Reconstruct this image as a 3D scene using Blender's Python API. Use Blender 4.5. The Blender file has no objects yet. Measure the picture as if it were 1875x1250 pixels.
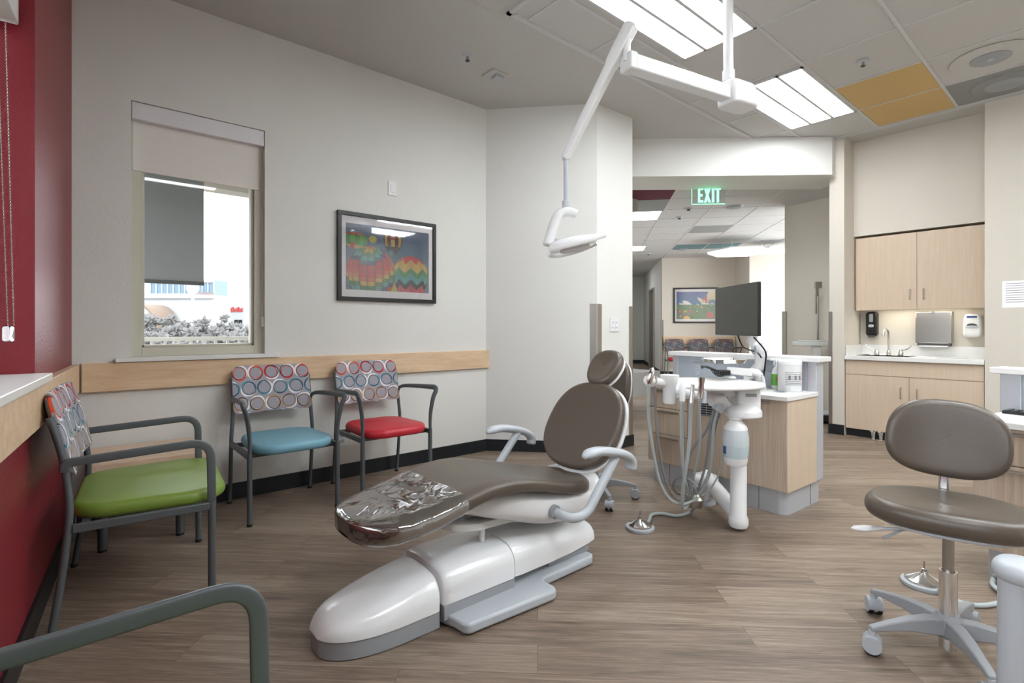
import bpy, bmesh, math, random
from mathutils import Vector, Matrix
random.seed(7)
C = bpy.context.scene.collection
PI = math.pi
# ------------------------------------------------------------------ camera geometry
F, CX, HY, EYE = 942.0, 937.5, 601.0, 1.12          # focal length and horizon in pixels of the 1875 wide frame, eye height
YAW = math.radians(40.25)
CY, SY = math.cos(YAW), math.sin(YAW)
def cw(l, d, z=0.0):                                 # lateral / depth seen from the camera -> room coordinates
    return Vector((CY*l + SY*d, -SY*l + CY*d, z))
def pd(x, y, d): return cw((x-CX)/F*d, d, EYE-(y-HY)/F*d)
def pz(x, y, z=0.0): return pd(x, y, (EYE-z)*F/(y-HY))
def py_(x, y, Y):                                    # on the plane Y = const of the room
    k = (x-CX)/F; return pd(x, y, Y/(-SY*k+CY))
def px_(x, y, X):
    k = (x-CX)/F; return pd(x, y, X/(CY*k+SY))
def ang(l, d): return math.atan2(d, l) - YAW         # heading of a camera-frame direction in room coordinates
def lin(c):
    c /= 255.0
    return c/12.92 if c <= .04045 else ((c+.055)/1.055)**2.4
def rgb(r, g, b): return (lin(r), lin(g), lin(b), 1)
# ------------------------------------------------------------------ materials
MATS = {}
def nd(nt, t, **kw):
    n = nt.nodes.new(t)
    for k, v in kw.items(): setattr(n, k, v)
    return n
def mat(name, col, rough=.5, metal=0.0, bump=0, bscale=200, spec=None, emit=None, coat=0, trans=0, var=0, vscale=4):
    m = bpy.data.materials.new(name); m.use_nodes = True; nt = m.node_tree
    b = nt.nodes['Principled BSDF']; b.inputs['Base Color'].default_value = col
    b.inputs['Roughness'].default_value = rough; b.inputs['Metallic'].default_value = metal
    if spec is not None: b.inputs['Specular IOR Level'].default_value = spec
    if coat: b.inputs['Coat Weight'].default_value = coat; b.inputs['Coat Roughness'].default_value = .15
    if trans: b.inputs['Transmission Weight'].default_value = trans
    if emit: b.inputs['Emission Color'].default_value = col; b.inputs['Emission Strength'].default_value = emit
    tc = nd(nt, 'ShaderNodeTexCoord')
    if var:
        n = nd(nt, 'ShaderNodeTexNoise'); n.inputs['Scale'].default_value = vscale; n.inputs['Detail'].default_value = 3
        nt.links.new(tc.outputs['Object'], n.inputs['Vector'])
        mx = nd(nt, 'ShaderNodeMix', data_type='RGBA', blend_type='MIX')
        mx.inputs[6].default_value = tuple(c*(1-var) for c in col[:3])+(1,); mx.inputs[7].default_value = tuple(min(1, c*(1+var)) for c in col[:3])+(1,)
        nt.links.new(n.outputs['Fac'], mx.inputs[0]); nt.links.new(mx.outputs[2], b.inputs['Base Color'])
    if bump:
        n = nd(nt, 'ShaderNodeTexNoise'); n.inputs['Scale'].default_value = bscale; n.inputs['Detail'].default_value = 2
        bp = nd(nt, 'ShaderNodeBump'); bp.inputs['Strength'].default_value = bump; bp.inputs['Distance'].default_value = .004
        nt.links.new(tc.outputs['Object'], n.inputs['Vector'])
        nt.links.new(n.outputs['Fac'], bp.inputs['Height']); nt.links.new(bp.outputs['Normal'], b.inputs['Normal'])
    MATS[name] = m; return m
def wood(name, c1, c2, rough=.4, stretch=(1, 14, 14), scale=3.0, fine=.5):
    m = mat(name, c1, rough); nt = m.node_tree; b = nt.nodes['Principled BSDF']
    tc = nd(nt, 'ShaderNodeTexCoord'); mp = nd(nt, 'ShaderNodeMapping'); mp.inputs['Scale'].default_value = stretch
    n = nd(nt, 'ShaderNodeTexNoise'); n.inputs['Scale'].default_value = scale; n.inputs['Detail'].default_value = 7; n.inputs['Roughness'].default_value = .62; n.inputs['Distortion'].default_value = .6
    r = nd(nt, 'ShaderNodeValToRGB'); e = r.color_ramp.elements; e[0].position = .32; e[0].color = c1; e[1].position = .68; e[1].color = c2
    nt.links.new(tc.outputs['Object'], mp.inputs[0]); nt.links.new(mp.outputs[0], n.inputs['Vector']); nt.links.new(n.outputs['Fac'], r.inputs[0]); nt.links.new(r.outputs[0], b.inputs['Base Color'])
    return m
def floor_mat():
    m = mat('vinyl_planks', rgb(150, 130, 112), .42); nt = m.node_tree; b = nt.nodes['Principled BSDF']; L = nt.links.new
    tc = nd(nt, 'ShaderNodeTexCoord'); mp = nd(nt, 'ShaderNodeMapping', vector_type='TEXTURE'); mp.inputs['Rotation'].default_value = (0, 0, ang(1, -.05))
    L(tc.outputs['Object'], mp.inputs[0])
    br = nd(nt, 'ShaderNodeTexBrick'); br.offset = .37; br.offset_frequency = 2
    for k, v in {'Scale': 1, 'Mortar Size': .0012, 'Mortar Smooth': .3, 'Bias': 0, 'Brick Width': 1.22, 'Row Height': .152}.items(): br.inputs[k].default_value = v
    br.inputs['Color1'].default_value = (0, 0, 0, 1); br.inputs['Color2'].default_value = (1, 1, 1, 1); br.inputs['Mortar'].default_value = (.5, .5, .5, 1)
    L(mp.outputs[0], br.inputs['Vector'])
    sep = nd(nt, 'ShaderNodeSeparateXYZ'); L(mp.outputs[0], sep.inputs[0])
    off = nd(nt, 'ShaderNodeMath', operation='MULTIPLY_ADD'); off.inputs[1].default_value = 7.3; L(br.outputs['Color'], off.inputs[0]); L(sep.outputs[0], off.inputs[2])
    cmb = nd(nt, 'ShaderNodeCombineXYZ'); L(off.outputs[0], cmb.inputs[0]); L(sep.outputs[1], cmb.inputs[1]); L(off.outputs[0], cmb.inputs[2])
    def noise(sx, sy, det, dist, rough=.6):
        q = nd(nt, 'ShaderNodeMapping'); q.inputs['Scale'].default_value = (sx, sy, .0); L(cmb.outputs[0], q.inputs[0])
        n = nd(nt, 'ShaderNodeTexNoise'); n.inputs['Scale'].default_value = 1; n.inputs['Detail'].default_value = det; n.inputs['Distortion'].default_value = dist; n.inputs['Roughness'].default_value = rough
        L(q.outputs[0], n.inputs['Vector']); return n.outputs['Fac']
    n1 = noise(1.3, 24, 7, 1.3, .66); n2 = noise(6, 190, 3, .2, .7)
    a = nd(nt, 'ShaderNodeMath', operation='MULTIPLY_ADD'); a.inputs[1].default_value = .46; L(n2, a.inputs[0]); 
    s1 = nd(nt, 'ShaderNodeMath', operation='MULTIPLY'); s1.inputs[1].default_value = .54; L(n1, s1.inputs[0]); L(s1.outputs[0], a.inputs[2])
    t = nd(nt, 'ShaderNodeMath', operation='MULTIPLY_ADD'); t.inputs[1].default_value = .10; L(br.outputs['Color'], t.inputs[0]); L(a.outputs[0], t.inputs[2])
    r = nd(nt, 'ShaderNodeValToRGB'); e = r.color_ramp.elements
    e[0].position = .38; e[0].color = rgb(86, 73, 64); e[1].position = .72; e[1].color = rgb(158, 143, 128)
    x = e.new(.53); x.color = rgb(120, 104, 90)
    L(t.outputs[0], r.inputs[0])
    mx = nd(nt, 'ShaderNodeMix', data_type='RGBA', blend_type='MULTIPLY'); mx.inputs[7].default_value = (.55, .5, .46, 1)
    L(br.outputs['Fac'], mx.inputs[0]); L(r.outputs[0], mx.inputs[6]); L(mx.outputs[2], b.inputs['Base Color'])
    bp = nd(nt, 'ShaderNodeBump'); bp.inputs['Strength'].default_value = .12; bp.inputs['Distance'].default_value = .003; L(a.outputs[0], bp.inputs['Height']); L(bp.outputs[0], b.inputs['Normal'])
    return m
def ring_fabric(name='circle_fabric', k=1.0):
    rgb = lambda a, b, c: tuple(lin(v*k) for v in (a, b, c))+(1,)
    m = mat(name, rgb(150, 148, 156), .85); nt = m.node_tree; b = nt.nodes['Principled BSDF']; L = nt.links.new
    tc = nd(nt, 'ShaderNodeTexCoord'); sp = nd(nt, 'ShaderNodeSeparateXYZ'); L(tc.outputs['Object'], sp.inputs[0])
    def M(op, a, b_=None, c_=None):
        n = nd(nt, 'ShaderNodeMath', operation=op)
        for i, v in enumerate((a, b_, c_)):
            if v is None: continue
            if isinstance(v, (int, float)): n.inputs[i].default_value = v
            else: L(v, n.inputs[i])
        return n.outputs[0]
    cell = .0985
    v = M('DIVIDE', M('SUBTRACT', .878, sp.outputs[2]), cell)
    row = M('FLOOR', v); cv = M('SUBTRACT', M('FRACT', v), .5)
    u = M('ADD', M('DIVIDE', sp.outputs[0], cell), M('MULTIPLY', row, .5))
    u = M('ADD', u, .5)
    col = M('FLOOR', u); cu = M('SUBTRACT', M('FRACT', u), .5)
    h = M('ADD', M('MULTIPLY', col, 2.1), M('MULTIPLY', row, 1.3))
    def ring(R, w, amp, ph):
        ox = M('MULTIPLY', M('SINE', M('ADD', h, ph)), amp); oy = M('MULTIPLY', M('COSINE', M('ADD', h, ph)), amp)
        dx = M('SUBTRACT', cu, ox); dy = M('SUBTRACT', cv, oy)
        d = M('SQRT', M('ADD', M('MULTIPLY', dx, dx), M('MULTIPLY', dy, dy)))
        t = M('DIVIDE', M('ARCTAN2', dy, dx), 1)
        ww = M('MULTIPLY', w, M('ADD', .62, M('MULTIPLY', .38, M('SINE', M('ADD', t, M('ADD', h, ph))))))
        return M('LESS_THAN', M('ABSOLUTE', M('SUBTRACT', d, R)), ww)
    r3 = M('MODULO', row, 3)
    cur = None
    def mixc(fac, c0, c1):
        n = nd(nt, 'ShaderNodeMix', data_type='RGBA'); L(fac, n.inputs[0])
        for i, c in ((6, c0), (7, c1)):
            if isinstance(c, tuple): n.inputs[i].default_value = c
            else: L(c, n.inputs[i])
        return n.outputs[2]
    hot = mixc(M('LESS_THAN', M('SINE', M('MULTIPLY', h, 3.1)), 0), rgb(190, 40, 42), rgb(214, 84, 52))
    cool = mixc(M('LESS_THAN', M('SINE', M('MULTIPLY', h, 3.1)), 0), rgb(42, 96, 122), rgb(78, 132, 152))
    accent = mixc(M('GREATER_THAN', r3, .5), hot, mixc(M('GREATER_THAN', r3, 1.5), cool, rgb(178, 138, 98)))
    g = nd(nt, 'ShaderNodeTexNoise'); g.inputs['Scale'].default_value = 600; L(tc.outputs['Object'], g.inputs['Vector'])
    ground = mixc(g.outputs['Fac'], rgb(136, 134, 142), rgb(170, 168, 176))
    c = mixc(ring(.42, .055, .060, .3), ground, rgb(226, 226, 226))
    c = mixc(ring(.385, .064, .040, 4.2), c, accent)
    c = mixc(ring(.40, .034, .050, 2.4), c, rgb(52, 56, 72))
    L(c, b.inputs['Base Color'])
    return m
def clear(name, tint=(1, 1, 1, 1), gl=.08, rough=.02, bump=0, bscale=9, frn=1.45):
    m = bpy.data.materials.new(name); m.use_nodes = True; nt = m.node_tree; nt.nodes.remove(nt.nodes['Principled BSDF']); L = nt.links.new
    t = nd(nt, 'ShaderNodeBsdfTransparent'); t.inputs[0].default_value = tint
    g = nd(nt, 'ShaderNodeBsdfGlossy'); g.inputs['Roughness'].default_value = rough
    f = nd(nt, 'ShaderNodeFresnel'); f.inputs[0].default_value = frn
    a = nd(nt, 'ShaderNodeMath', operation='ADD'); a.inputs[1].default_value = gl; a.use_clamp = True; L(f.outputs[0], a.inputs[0])
    x = nd(nt, 'ShaderNodeMixShader'); L(a.outputs[0], x.inputs[0]); L(t.outputs[0], x.inputs[1]); L(g.outputs[0], x.inputs[2])
    if bump:
        tc = nd(nt, 'ShaderNodeTexCoord'); n = nd(nt, 'ShaderNodeTexNoise'); n.inputs['Scale'].default_value = bscale; n.inputs['Detail'].default_value = 2; n.inputs['Distortion'].default_value = 1.5
        L(tc.outputs['Object'], n.inputs['Vector'])
        bp = nd(nt, 'ShaderNodeBump'); bp.inputs['Strength'].default_value = bump; bp.inputs['Distance'].default_value = .03; L(n.outputs['Fac'], bp.inputs['Height']); L(bp.outputs[0], g.inputs['Normal']); L(bp.outputs[0], f.inputs['Normal'])
    L(x.outputs[0], nt.nodes['Material Output'].inputs[0]); MATS[name] = m; return m
def art_mat():
    m = mat('art_print', (1, 1, 1, 1), .6); nt = m.node_tree; a = nd(nt, 'ShaderNodeAttribute', attribute_name='ink')
    nt.links.new(a.outputs['Color'], nt.nodes['Principled BSDF'].inputs['Base Color']); return m
W_PAINT = mat('wall_paint', rgb(216, 216, 212), .7, bump=.25, bscale=90)
W_WARM = mat('beige_wall_paint', rgb(204, 198, 187), .7, bump=.2, bscale=90)
RED_P = mat('red_wall_paint', rgb(124, 28, 40), .42, bump=.5, bscale=90)
CEIL = mat('ceiling_paint', rgb(188, 187, 183), .85)
TILE = mat('acoustic_tile', rgb(192, 191, 188), .9, bump=.3, bscale=300)
GRID = mat('grid_metal', rgb(196, 196, 196), .6)
OCHRE = mat('ochre_tile', rgb(198, 168, 112), .85); MAROON = mat('maroon_tile', rgb(92, 22, 40), .85); TEAL = mat('teal_tile', rgb(100, 130, 132), .85)
GREYT = mat('grey_tile', rgb(140, 142, 140), .8); DKGREY = mat('dark_grey_plastic', rgb(70, 72, 72), .55)
FLOOR = floor_mat()
BASEB = mat('black_rubber_base', rgb(18, 24, 30), .38)
MAPLE = wood('maple_rail', rgb(203, 172, 138), rgb(222, 196, 164), .4, (1.2, 8, 9), 3.2)
LAM = wood('sand_laminate', rgb(196, 176, 154), rgb(204, 186, 164), .5, (22, 22, 1.0), 2.2)
LAMG = wood('grey_oak_laminate', rgb(170, 152, 134), rgb(198, 182, 164), .5, (26, 26, .9), 2.2)
TABLEW = wood('table_wood', rgb(205, 176, 148), rgb(220, 194, 168), .3, (2, 14, 14), 3)
SOLID = mat('white_solid_surface', rgb(222, 222, 220), .3, var=.03, vscale=60)
WHITE = mat('white_plastic', rgb(220, 221, 221), .32); WHITEG = mat('gloss_white_shell', rgb(230, 232, 234), .22, coat=.4)
OFFW = mat('off_white_plastic', rgb(214, 216, 214), .4)
LGREY = mat('light_grey_plastic', rgb(176, 182, 188), .38); MGREY = mat('mid_grey_plastic', rgb(148, 152, 156), .42)
PANEL = mat('blue_grey_panel', rgb(160, 168, 176), .55); ALU = mat('grey_aluminium', rgb(186, 190, 196), .35, .3)
FRAME = mat('charcoal_metal', rgb(88, 94, 97), .4, .25)
LEATHER = mat('brown_vinyl', rgb(86, 77, 68), .33, bump=.12, bscale=350); 
CHROME = mat('chrome', rgb(225, 225, 225), .12, 1.0); STEEL = mat('brushed_steel', rgb(175, 172, 166), .32, 1.0)
BLACK = mat('black_plastic', rgb(14, 14, 15), .35); RUBBER = mat('black_rubber', rgb(20, 20, 22), .6)
SCREEN = mat('screen_grey', rgb(64, 63, 58), .42)
GREEN = mat('green_vinyl', rgb(116, 142, 58), .42, bump=.05, bscale=300); BLUE = mat('blue_vinyl', rgb(118, 168, 186), .42); REDV = mat('red_vinyl', rgb(190, 36, 52), .42)
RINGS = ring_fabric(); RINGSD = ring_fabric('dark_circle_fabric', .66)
HOSE = mat('grey_hose', rgb(176, 186, 188), .45); HOSED = mat('dark_grey_hose', rgb(138, 142, 146), .5)
WINF = mat('window_frame_beige', rgb(196, 194, 178), .5); SHADE = mat('shade_fabric', rgb(224, 220, 214), .8, var=.02, vscale=300); SCRN = mat('outdoor_screen_mesh', rgb(140, 144, 144), .8, var=.06, vscale=5)
VAL = mat('valance_metal', rgb(222, 222, 226), .5)
GLASS = clear('window_glass', gl=.0); PGLASS = clear('picture_glass', gl=.02, rough=.03)
FILM = clear('clear_plastic_film', (.97, .97, .96, 1), gl=.42, rough=.11, bump=.3, bscale=6, frn=1.2)
ACRY = clear('acrylic_panel', (.93, .97, .94, 1), gl=.04)
BOTTLE = mat('milky_bottle', rgb(226, 236, 240), .25, trans=.35); WATER = mat('bottle_water', rgb(206, 222, 228), .2, trans=.3)
ART = art_mat(); MATBOARD = mat('mat_board', rgb(232, 228, 230), .8); BLACKF = mat('black_frame_wood', rgb(16, 16, 18), .35)
PAPER = mat('paper', rgb(240, 240, 242), .8); INK = mat('ink_grey', rgb(120, 122, 126), .8); INKB = mat('ink_blue', rgb(40, 70, 130), .6); PINK = mat('label_pink', rgb(214, 92, 120), .6); LABELG = mat('label_green', rgb(96, 168, 60), .5)
DOORW = mat('brown_door', rgb(108, 98, 84), .45)
PANEL_E = 9.0
def emis(name, col, s):
    m = bpy.data.materials.new(name); m.use_nodes = True; nt = m.node_tree; nt.nodes.remove(nt.nodes['Principled BSDF'])
    e = nd(nt, 'ShaderNodeEmission'); e.inputs[0].default_value = col; e.inputs[1].default_value = s
    nt.links.new(e.outputs[0], nt.nodes['Material Output'].inputs[0]); MATS[name] = m; return m
LAMP = emis('lit_diffuser', (.94, .975, 1, 1), PANEL_E); LAMPF = emis('lit_far_diffuser', (.98, .99, 1, 1), 3.2)
LAMPH = emis('lit_hexagon', (1, .98, .94, 1), 1.5)
UCL = emis('lit_strip', (1, .93, .78, 1), 9.0); EXITG = emis('lit_green_letters', (.22, 1.0, .52, 1), 1.3)
# ------------------------------------------------------------------ mesh building
class MB:
    def __init__(s): s.bm = bmesh.new(); s.mi = 0
    def face(s, vs):
        try:
            f = s.bm.faces.new(vs); f.material_index = s.mi; return f
        except ValueError: return None
    def box(s, x0, x1, y0, y1, z0, z1, M=None):
        v = [s.bm.verts.new((M @ Vector(p)) if M else p) for p in ((x0,y0,z0),(x1,y0,z0),(x1,y1,z0),(x0,y1,z0),(x0,y0,z1),(x1,y0,z1),(x1,y1,z1),(x0,y1,z1))]
        for q in ((0,3,2,1),(4,5,6,7),(0,1,5,4),(1,2,6,5),(2,3,7,6),(3,0,4,7)): s.face([v[i] for i in q])
        return s
    def cbox(s, c, sx, sy, sz, M=None):
        return s.box(c[0]-sx/2, c[0]+sx/2, c[1]-sy/2, c[1]+sy/2, c[2]-sz/2, c[2]+sz/2, M)
    def loft(s, rings, cap=True, closed=True):
        R = [[s.bm.verts.new(p) for p in r] for r in rings]; n = len(R[0])
        for a, b in zip(R, R[1:]):
            for i in range(n if closed else n-1): s.face([a[i], a[(i+1) % n], b[(i+1) % n], b[i]])
        if cap: s.face(R[0][::-1]); s.face(R[-1])
        return s
    def prism(s, pts, z0, z1, M=None):
        A = [Vector((p[0], p[1], z0)) for p in pts]; B = [Vector((p[0], p[1], z1)) for p in pts]
        if M: A = [M @ p for p in A]; B = [M @ p for p in B]
        return s.loft([A, B])
    def tube(s, P, r, n=10, up=None, ry=None, cap=True, sq=1.0):
        g = lambda v: math.copysign(abs(v)**sq, v)
        P = [Vector(p) for p in P]; T = []
        for i in range(len(P)):
            t = (P[min(i+1, len(P)-1)] - P[max(i-1, 0)])
            T.append(t.normalized() if t.length > 1e-9 else Vector((0, 0, 1)))
        ref = Vector(up) if up else (Vector((0, 0, 1)) if abs(T[0].z) < .9 else Vector((1, 0, 0)))
        rings = []; N = ref - T[0]*ref.dot(T[0]); N.normalize()
        for i, (p, t) in enumerate(zip(P, T)):
            if up: N = Vector(up)
            N = N - t*N.dot(t)
            if N.length < 1e-6: N = Vector((1, 0, 0)) - t*t.x
            N.normalize(); B = t.cross(N)
            rr = r[i] if isinstance(r, (list, tuple)) else r
            r2 = rr if ry is None else (ry[i] if isinstance(ry, (list, tuple)) else ry)
            rings.append([p + B*(rr*g(math.cos(2*PI*k/n))) + N*(r2*g(math.sin(2*PI*k/n))) for k in range(n)])
        return s.loft(rings, cap)
    def lathe(s, prof, c=(0, 0, 0), n=24, M=None, sx=1, sy=1):
        rings = []
        for r, z in prof:
            ring = [Vector((c[0]+max(r, 1e-4)*sx*math.cos(2*PI*k/n), c[1]+max(r, 1e-4)*sy*math.sin(2*PI*k/n), c[2]+z)) for k in range(n)]
            rings.append([M @ p for p in ring] if M else ring)
        return s.loft(rings)
    def cyl(s, p, q, r, n=12): return s.tube([p, q], r, n)
    def pad(s, outline, t, er, M=None, crown=0.0, steps=5, dip=0.0):
        """cushion: 2-D outline, thickness t along local z (0..t), edge radius er, crowned by crown"""
        cx = sum(p[0] for p in outline)/len(outline); cy = sum(p[1] for p in outline)/len(outline)
        R = max(math.hypot(p[0]-cx, p[1]-cy) for p in outline)
        def ring(off, z):
            out = []
            for p in outline:
                dx, dy = p[0]-cx, p[1]-cy; L = math.hypot(dx, dy) or 1e-9
                k = max(0.02, (L-off)/L); out.append(Vector((cx+dx*k, cy+dy*k, z)))
            return [M @ p for p in out] if M else out
        rings = []
        for i in range(steps+1):
            a = PI/2*i/steps; rings.append(ring(er*(1-math.sin(a)), er*(1-math.cos(a))))
        for i in range(steps+1):
            a = PI/2*i/steps; rings.append(ring(er*(1-math.cos(a)), t-er+er*math.sin(a)))
        for f in (.2, .4, .6, .8, .97):
            off = er + (R-er)*f
            rings.append(ring(off, t + crown*(1-(1-f)**2) - dip*math.sin(f*PI/2)))
        return s.loft(rings)
def cat(P, k=5):
    P = [Vector(p) for p in P]; out = []
    for i in range(len(P)-1):
        a, b, c, d = P[max(i-1, 0)], P[i], P[i+1], P[min(i+2, len(P)-1)]
        for j in range(k):
            t = j/k; out.append(.5*((2*b)+(c-a)*t+(2*a-5*b+4*c-d)*t*t+(3*b-a-3*c+d)*t**3))
    out.append(P[-1]); return out
def rpath(P, rad, k=5):
    """polyline with rounded corners"""
    P = [Vector(p) for p in P]; out = [P[0]]
    for i in range(1, len(P)-1):
        a, b, c = P[i-1], P[i], P[i+1]; r = min(rad, (a-b).length*.48, (c-b).length*.48)
        p, q = b+(a-b).normalized()*r, b+(c-b).normalized()*r
        for j in range(k+1):
            t = j/k; out.append(p*(1-t)**2+b*2*t*(1-t)+q*t*t)
    out.append(P[-1]); return out
def sup(a, b, n=2.5, k=40, egg=0.0):
    out = []
    for i in range(k):
        t = 2*PI*i/k; c, s_ = math.cos(t), math.sin(t)
        x = a*math.copysign(abs(c)**(2/n), c); y = b*math.copysign(abs(s_)**(2/n), s_)
        out.append((x*(1-egg*y/b), y))
    return out
def obj(name, mb, m, parent=None, bevel=0, smooth=40, sub=0, seg=2):
    me = bpy.data.meshes.new(name); bm = mb.bm
    bmesh.ops.recalc_face_normals(bm, faces=bm.faces[:])
    bm.to_mesh(me); bm.free()
    for x in (m if isinstance(m, (list, tuple)) else [m]): me.materials.append(x)
    if smooth:
        me.shade_smooth(); me.set_sharp_from_angle(angle=math.radians(smooth))
    o = bpy.data.objects.new(name, me); C.objects.link(o)
    if parent: o.parent = parent
    if bevel:
        b = o.modifiers.new('b', 'BEVEL'); b.width = bevel; b.segments = seg; b.limit_method = 'ANGLE'; b.angle_limit = math.radians(35)
        b.harden_normals = False
    if sub:
        q = o.modifiers.new('s', 'SUBSURF'); q.levels = sub; q.render_levels = sub
    return o
def thing(name, label, catg, loc=(0, 0, 0), rz=0, group=None):
    o = bpy.data.objects.new(name, None); C.objects.link(o); o.empty_display_size = .1
    o.location = loc; o.rotation_euler = (0, 0, rz); return tag(o, label, catg, group)
def tag(o, label, catg, group=None):
    o['label'] = label; o['category'] = catg
    if group: o['group'] = group
    return o
def struct(name, mb, m, bevel=0, parent=None, smooth=0):
    o = obj(name, mb, m, parent, bevel, smooth)
    if not parent: o['kind'] = 'structure'
    return o
def local(root):                                   # world point -> the thing's own frame
    Mi = (Matrix.Translation(root.location) @ Matrix.Rotation(root.rotation_euler.z, 4, 'Z')).inverted()
    return lambda p: Mi @ Vector(p)
def dup(root, loc, rz, label, group=None):
    r = root.copy(); C.objects.link(r); r.location = loc; r.rotation_euler = (0, 0, rz); r['label'] = label
    if group: r['group'] = group
    elif 'group' in r: del r['group']
    for ch in list(root.children):
        c = ch.copy(); C.objects.link(c); c.parent = r
        for g in list(ch.children):
            d = g.copy(); C.objects.link(d); d.parent = c
    return r
def raster(mb_name, w, h, nx, ny, fn, parent, M):
    """a flat print: a fine grid whose faces carry ink colours from fn(u, v)"""
    bm = bmesh.new(); lay = bm.loops.layers.float_color.new('ink')
    V = [[bm.verts.new(M @ Vector((w*(i/nx-.5), 0, h*(j/ny-.5)))) for i in range(nx+1)] for j in range(ny+1)]
    for j in range(ny):
        for i in range(nx):
            f = bm.faces.new((V[j][i], V[j][i+1], V[j+1][i+1], V[j+1][i])); c = fn((i+.5)/nx, (j+.5)/ny)
            for l in f.loops: l[lay] = (lin(c[0]), lin(c[1]), lin(c[2]), 1)
    me = bpy.data.meshes.new(mb_name); bm.to_mesh(me); bm.free(); me.materials.append(ART)
    o = bpy.data.objects.new(mb_name, me); C.objects.link(o); o.parent = parent; return o
# ================================================================== ROOM SHELL
HC = 3.13; HF = 2.78
WY = 3.76
def poly(pts): return [cw(*p)[:2] for p in pts]
# floors
m = MB(); m.box(-1.2, 7.2, -3.4, 3.9, -.1, 0); fl = struct('floor', m, FLOOR)
m = MB(); m.prism(poly([(-.4, 5.0), (1.0, 4.7), (5.2, 4.9), (9, 18.5), (0, 18.5)]), -.1, -.001); struct('floor_far', m, FLOOR)
# ceiling: painted gypsum with an inset tile field
m = MB(); m.box(-.95, 7.2, -3.4, 4.0, HC+.012, HC+.1); m.box(-.95, 2.10, -3.4, 4.0, HC, HC+.02); m.box(2.10, 6.9, 2.52, 4.0, HC, HC+.02); m.box(6.14, 7.2, -3.4, 2.52, HC, HC+.02)
m.box(2.10, 7.0, 3.9, 6.6, HC, HC+.1)
struct('ceiling', m, CEIL)
XS = [2.25, 2.86, 3.475, 4.2, 4.86, 5.5, 6.1]; YS = [2.17, 1.56, .95, .34, -.27, -.88, -1.5, -2.1, -2.7, -3.3]
m = MB(); m.box(2.10, 6.14, -3.4, 2.52, HC+.004, HC+.014); struct('ceiling_tiles', m, TILE)
m = MB()
for y in YS: m.box(2.11, 6.13, y-.012, y+.012, HC-.004, HC+.008)
for x in XS:
    m.box(x-.007, x+.007, -3.4, 2.51, HC-.003, HC+.008)
m.box(2.09, 6.15, 2.495, 2.525, HC-.012, HC+.01); m.box(2.09, 2.12, -3.4, 2.525, HC-.012, HC+.01); m.box(6.11, 6.155, -3.4, 2.525, HC-.012, HC+.01)
struct('trim_1', m, GRID)
# window wall (far end of the waiting nook)
WX0, WX1, WZ0, WZ1 = .2456, .979, .95, 2.465
m = MB()
m.box(-.5, WX0, WY, WY+.22, 0, HC); m.box(WX1, 2.95, WY, WY+.22, 0, HC); m.box(WX0, WX1, WY, WY+.22, 0, WZ0-.02); m.box(WX0, WX1, WY, WY+.22, WZ1, HC)
struct('wall_window', m, W_PAINT)
# red wall on the left
rl = math.hypot(-.7033*CY+SY, .7033*SY+CY); RX, RY = (-.7033*CY+SY)/rl, (.7033*SY+CY)/rl
MR = Matrix(((-RX, -RY, 0, -.02), (-RY, RX, 0, WY), (0, 0, 1, 0), (0, 0, 0, 1)))      # x: towards the viewer along the wall, y: outwards
def red_s(x):
    k = (x-CX)/F; dx, dy = CY*k+SY, -SY*k+CY          # ray d*(dx,dy) = corner - s*(RX,RY)
    det = dx*RY - dy*RX; d = (-.02*RY - WY*RX)/det; return (WY - dy*d)/RY
S1 = red_s(64); S2 = 6.0
m = MB(); m.box(-.25, S1, 0, .3, 0, HC, MR); m.box(S2, 7.4, 0, .3, 0, HC, MR); m.box(S1, S2, 0, .3, 0, .92, MR); m.box(S1, S2, 0, .3, 2.5, HC, MR)
struct('wall_left', m, RED_P)
m = MB(); m.box(.03, 7.2, -.035, 0, .765, .92, MR); struct('trim_2', m, MAPLE, .003)
m = MB(); m.box(S1-.005, S2, -.05, .2, .92, .95, MR); struct('trim_3', m, SOLID, .004)
m = MB(); m.box(0.002, 7.2, -.012, 0, 0, .105, MR); struct('baseboard_left', m, BASEB)
# window in the red wall, out of the picture, lengthened to let in more daylight
m = MB()
for b in ((S1, S1+.05, .95, 2.5), (S2-.05, S2, .95, 2.5), (S1+.05, S2-.05, .95, 1.0), (S1+.05, S2-.05, 2.45, 2.5), (S1+1.55, S1+1.61, 1.0, 2.45), (S2-1.6, S2-1.54, 1.0, 2.45)): m.box(b[0], b[1], .2, .26, b[2], b[3], MR)
w2 = struct('window_2', m, WINF, .004)
m = MB(); m.box(S1+.05, S2-.05, .225, .231, 1.0, 2.45, MR); struct('glass', m, GLASS, parent=w2)
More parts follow.
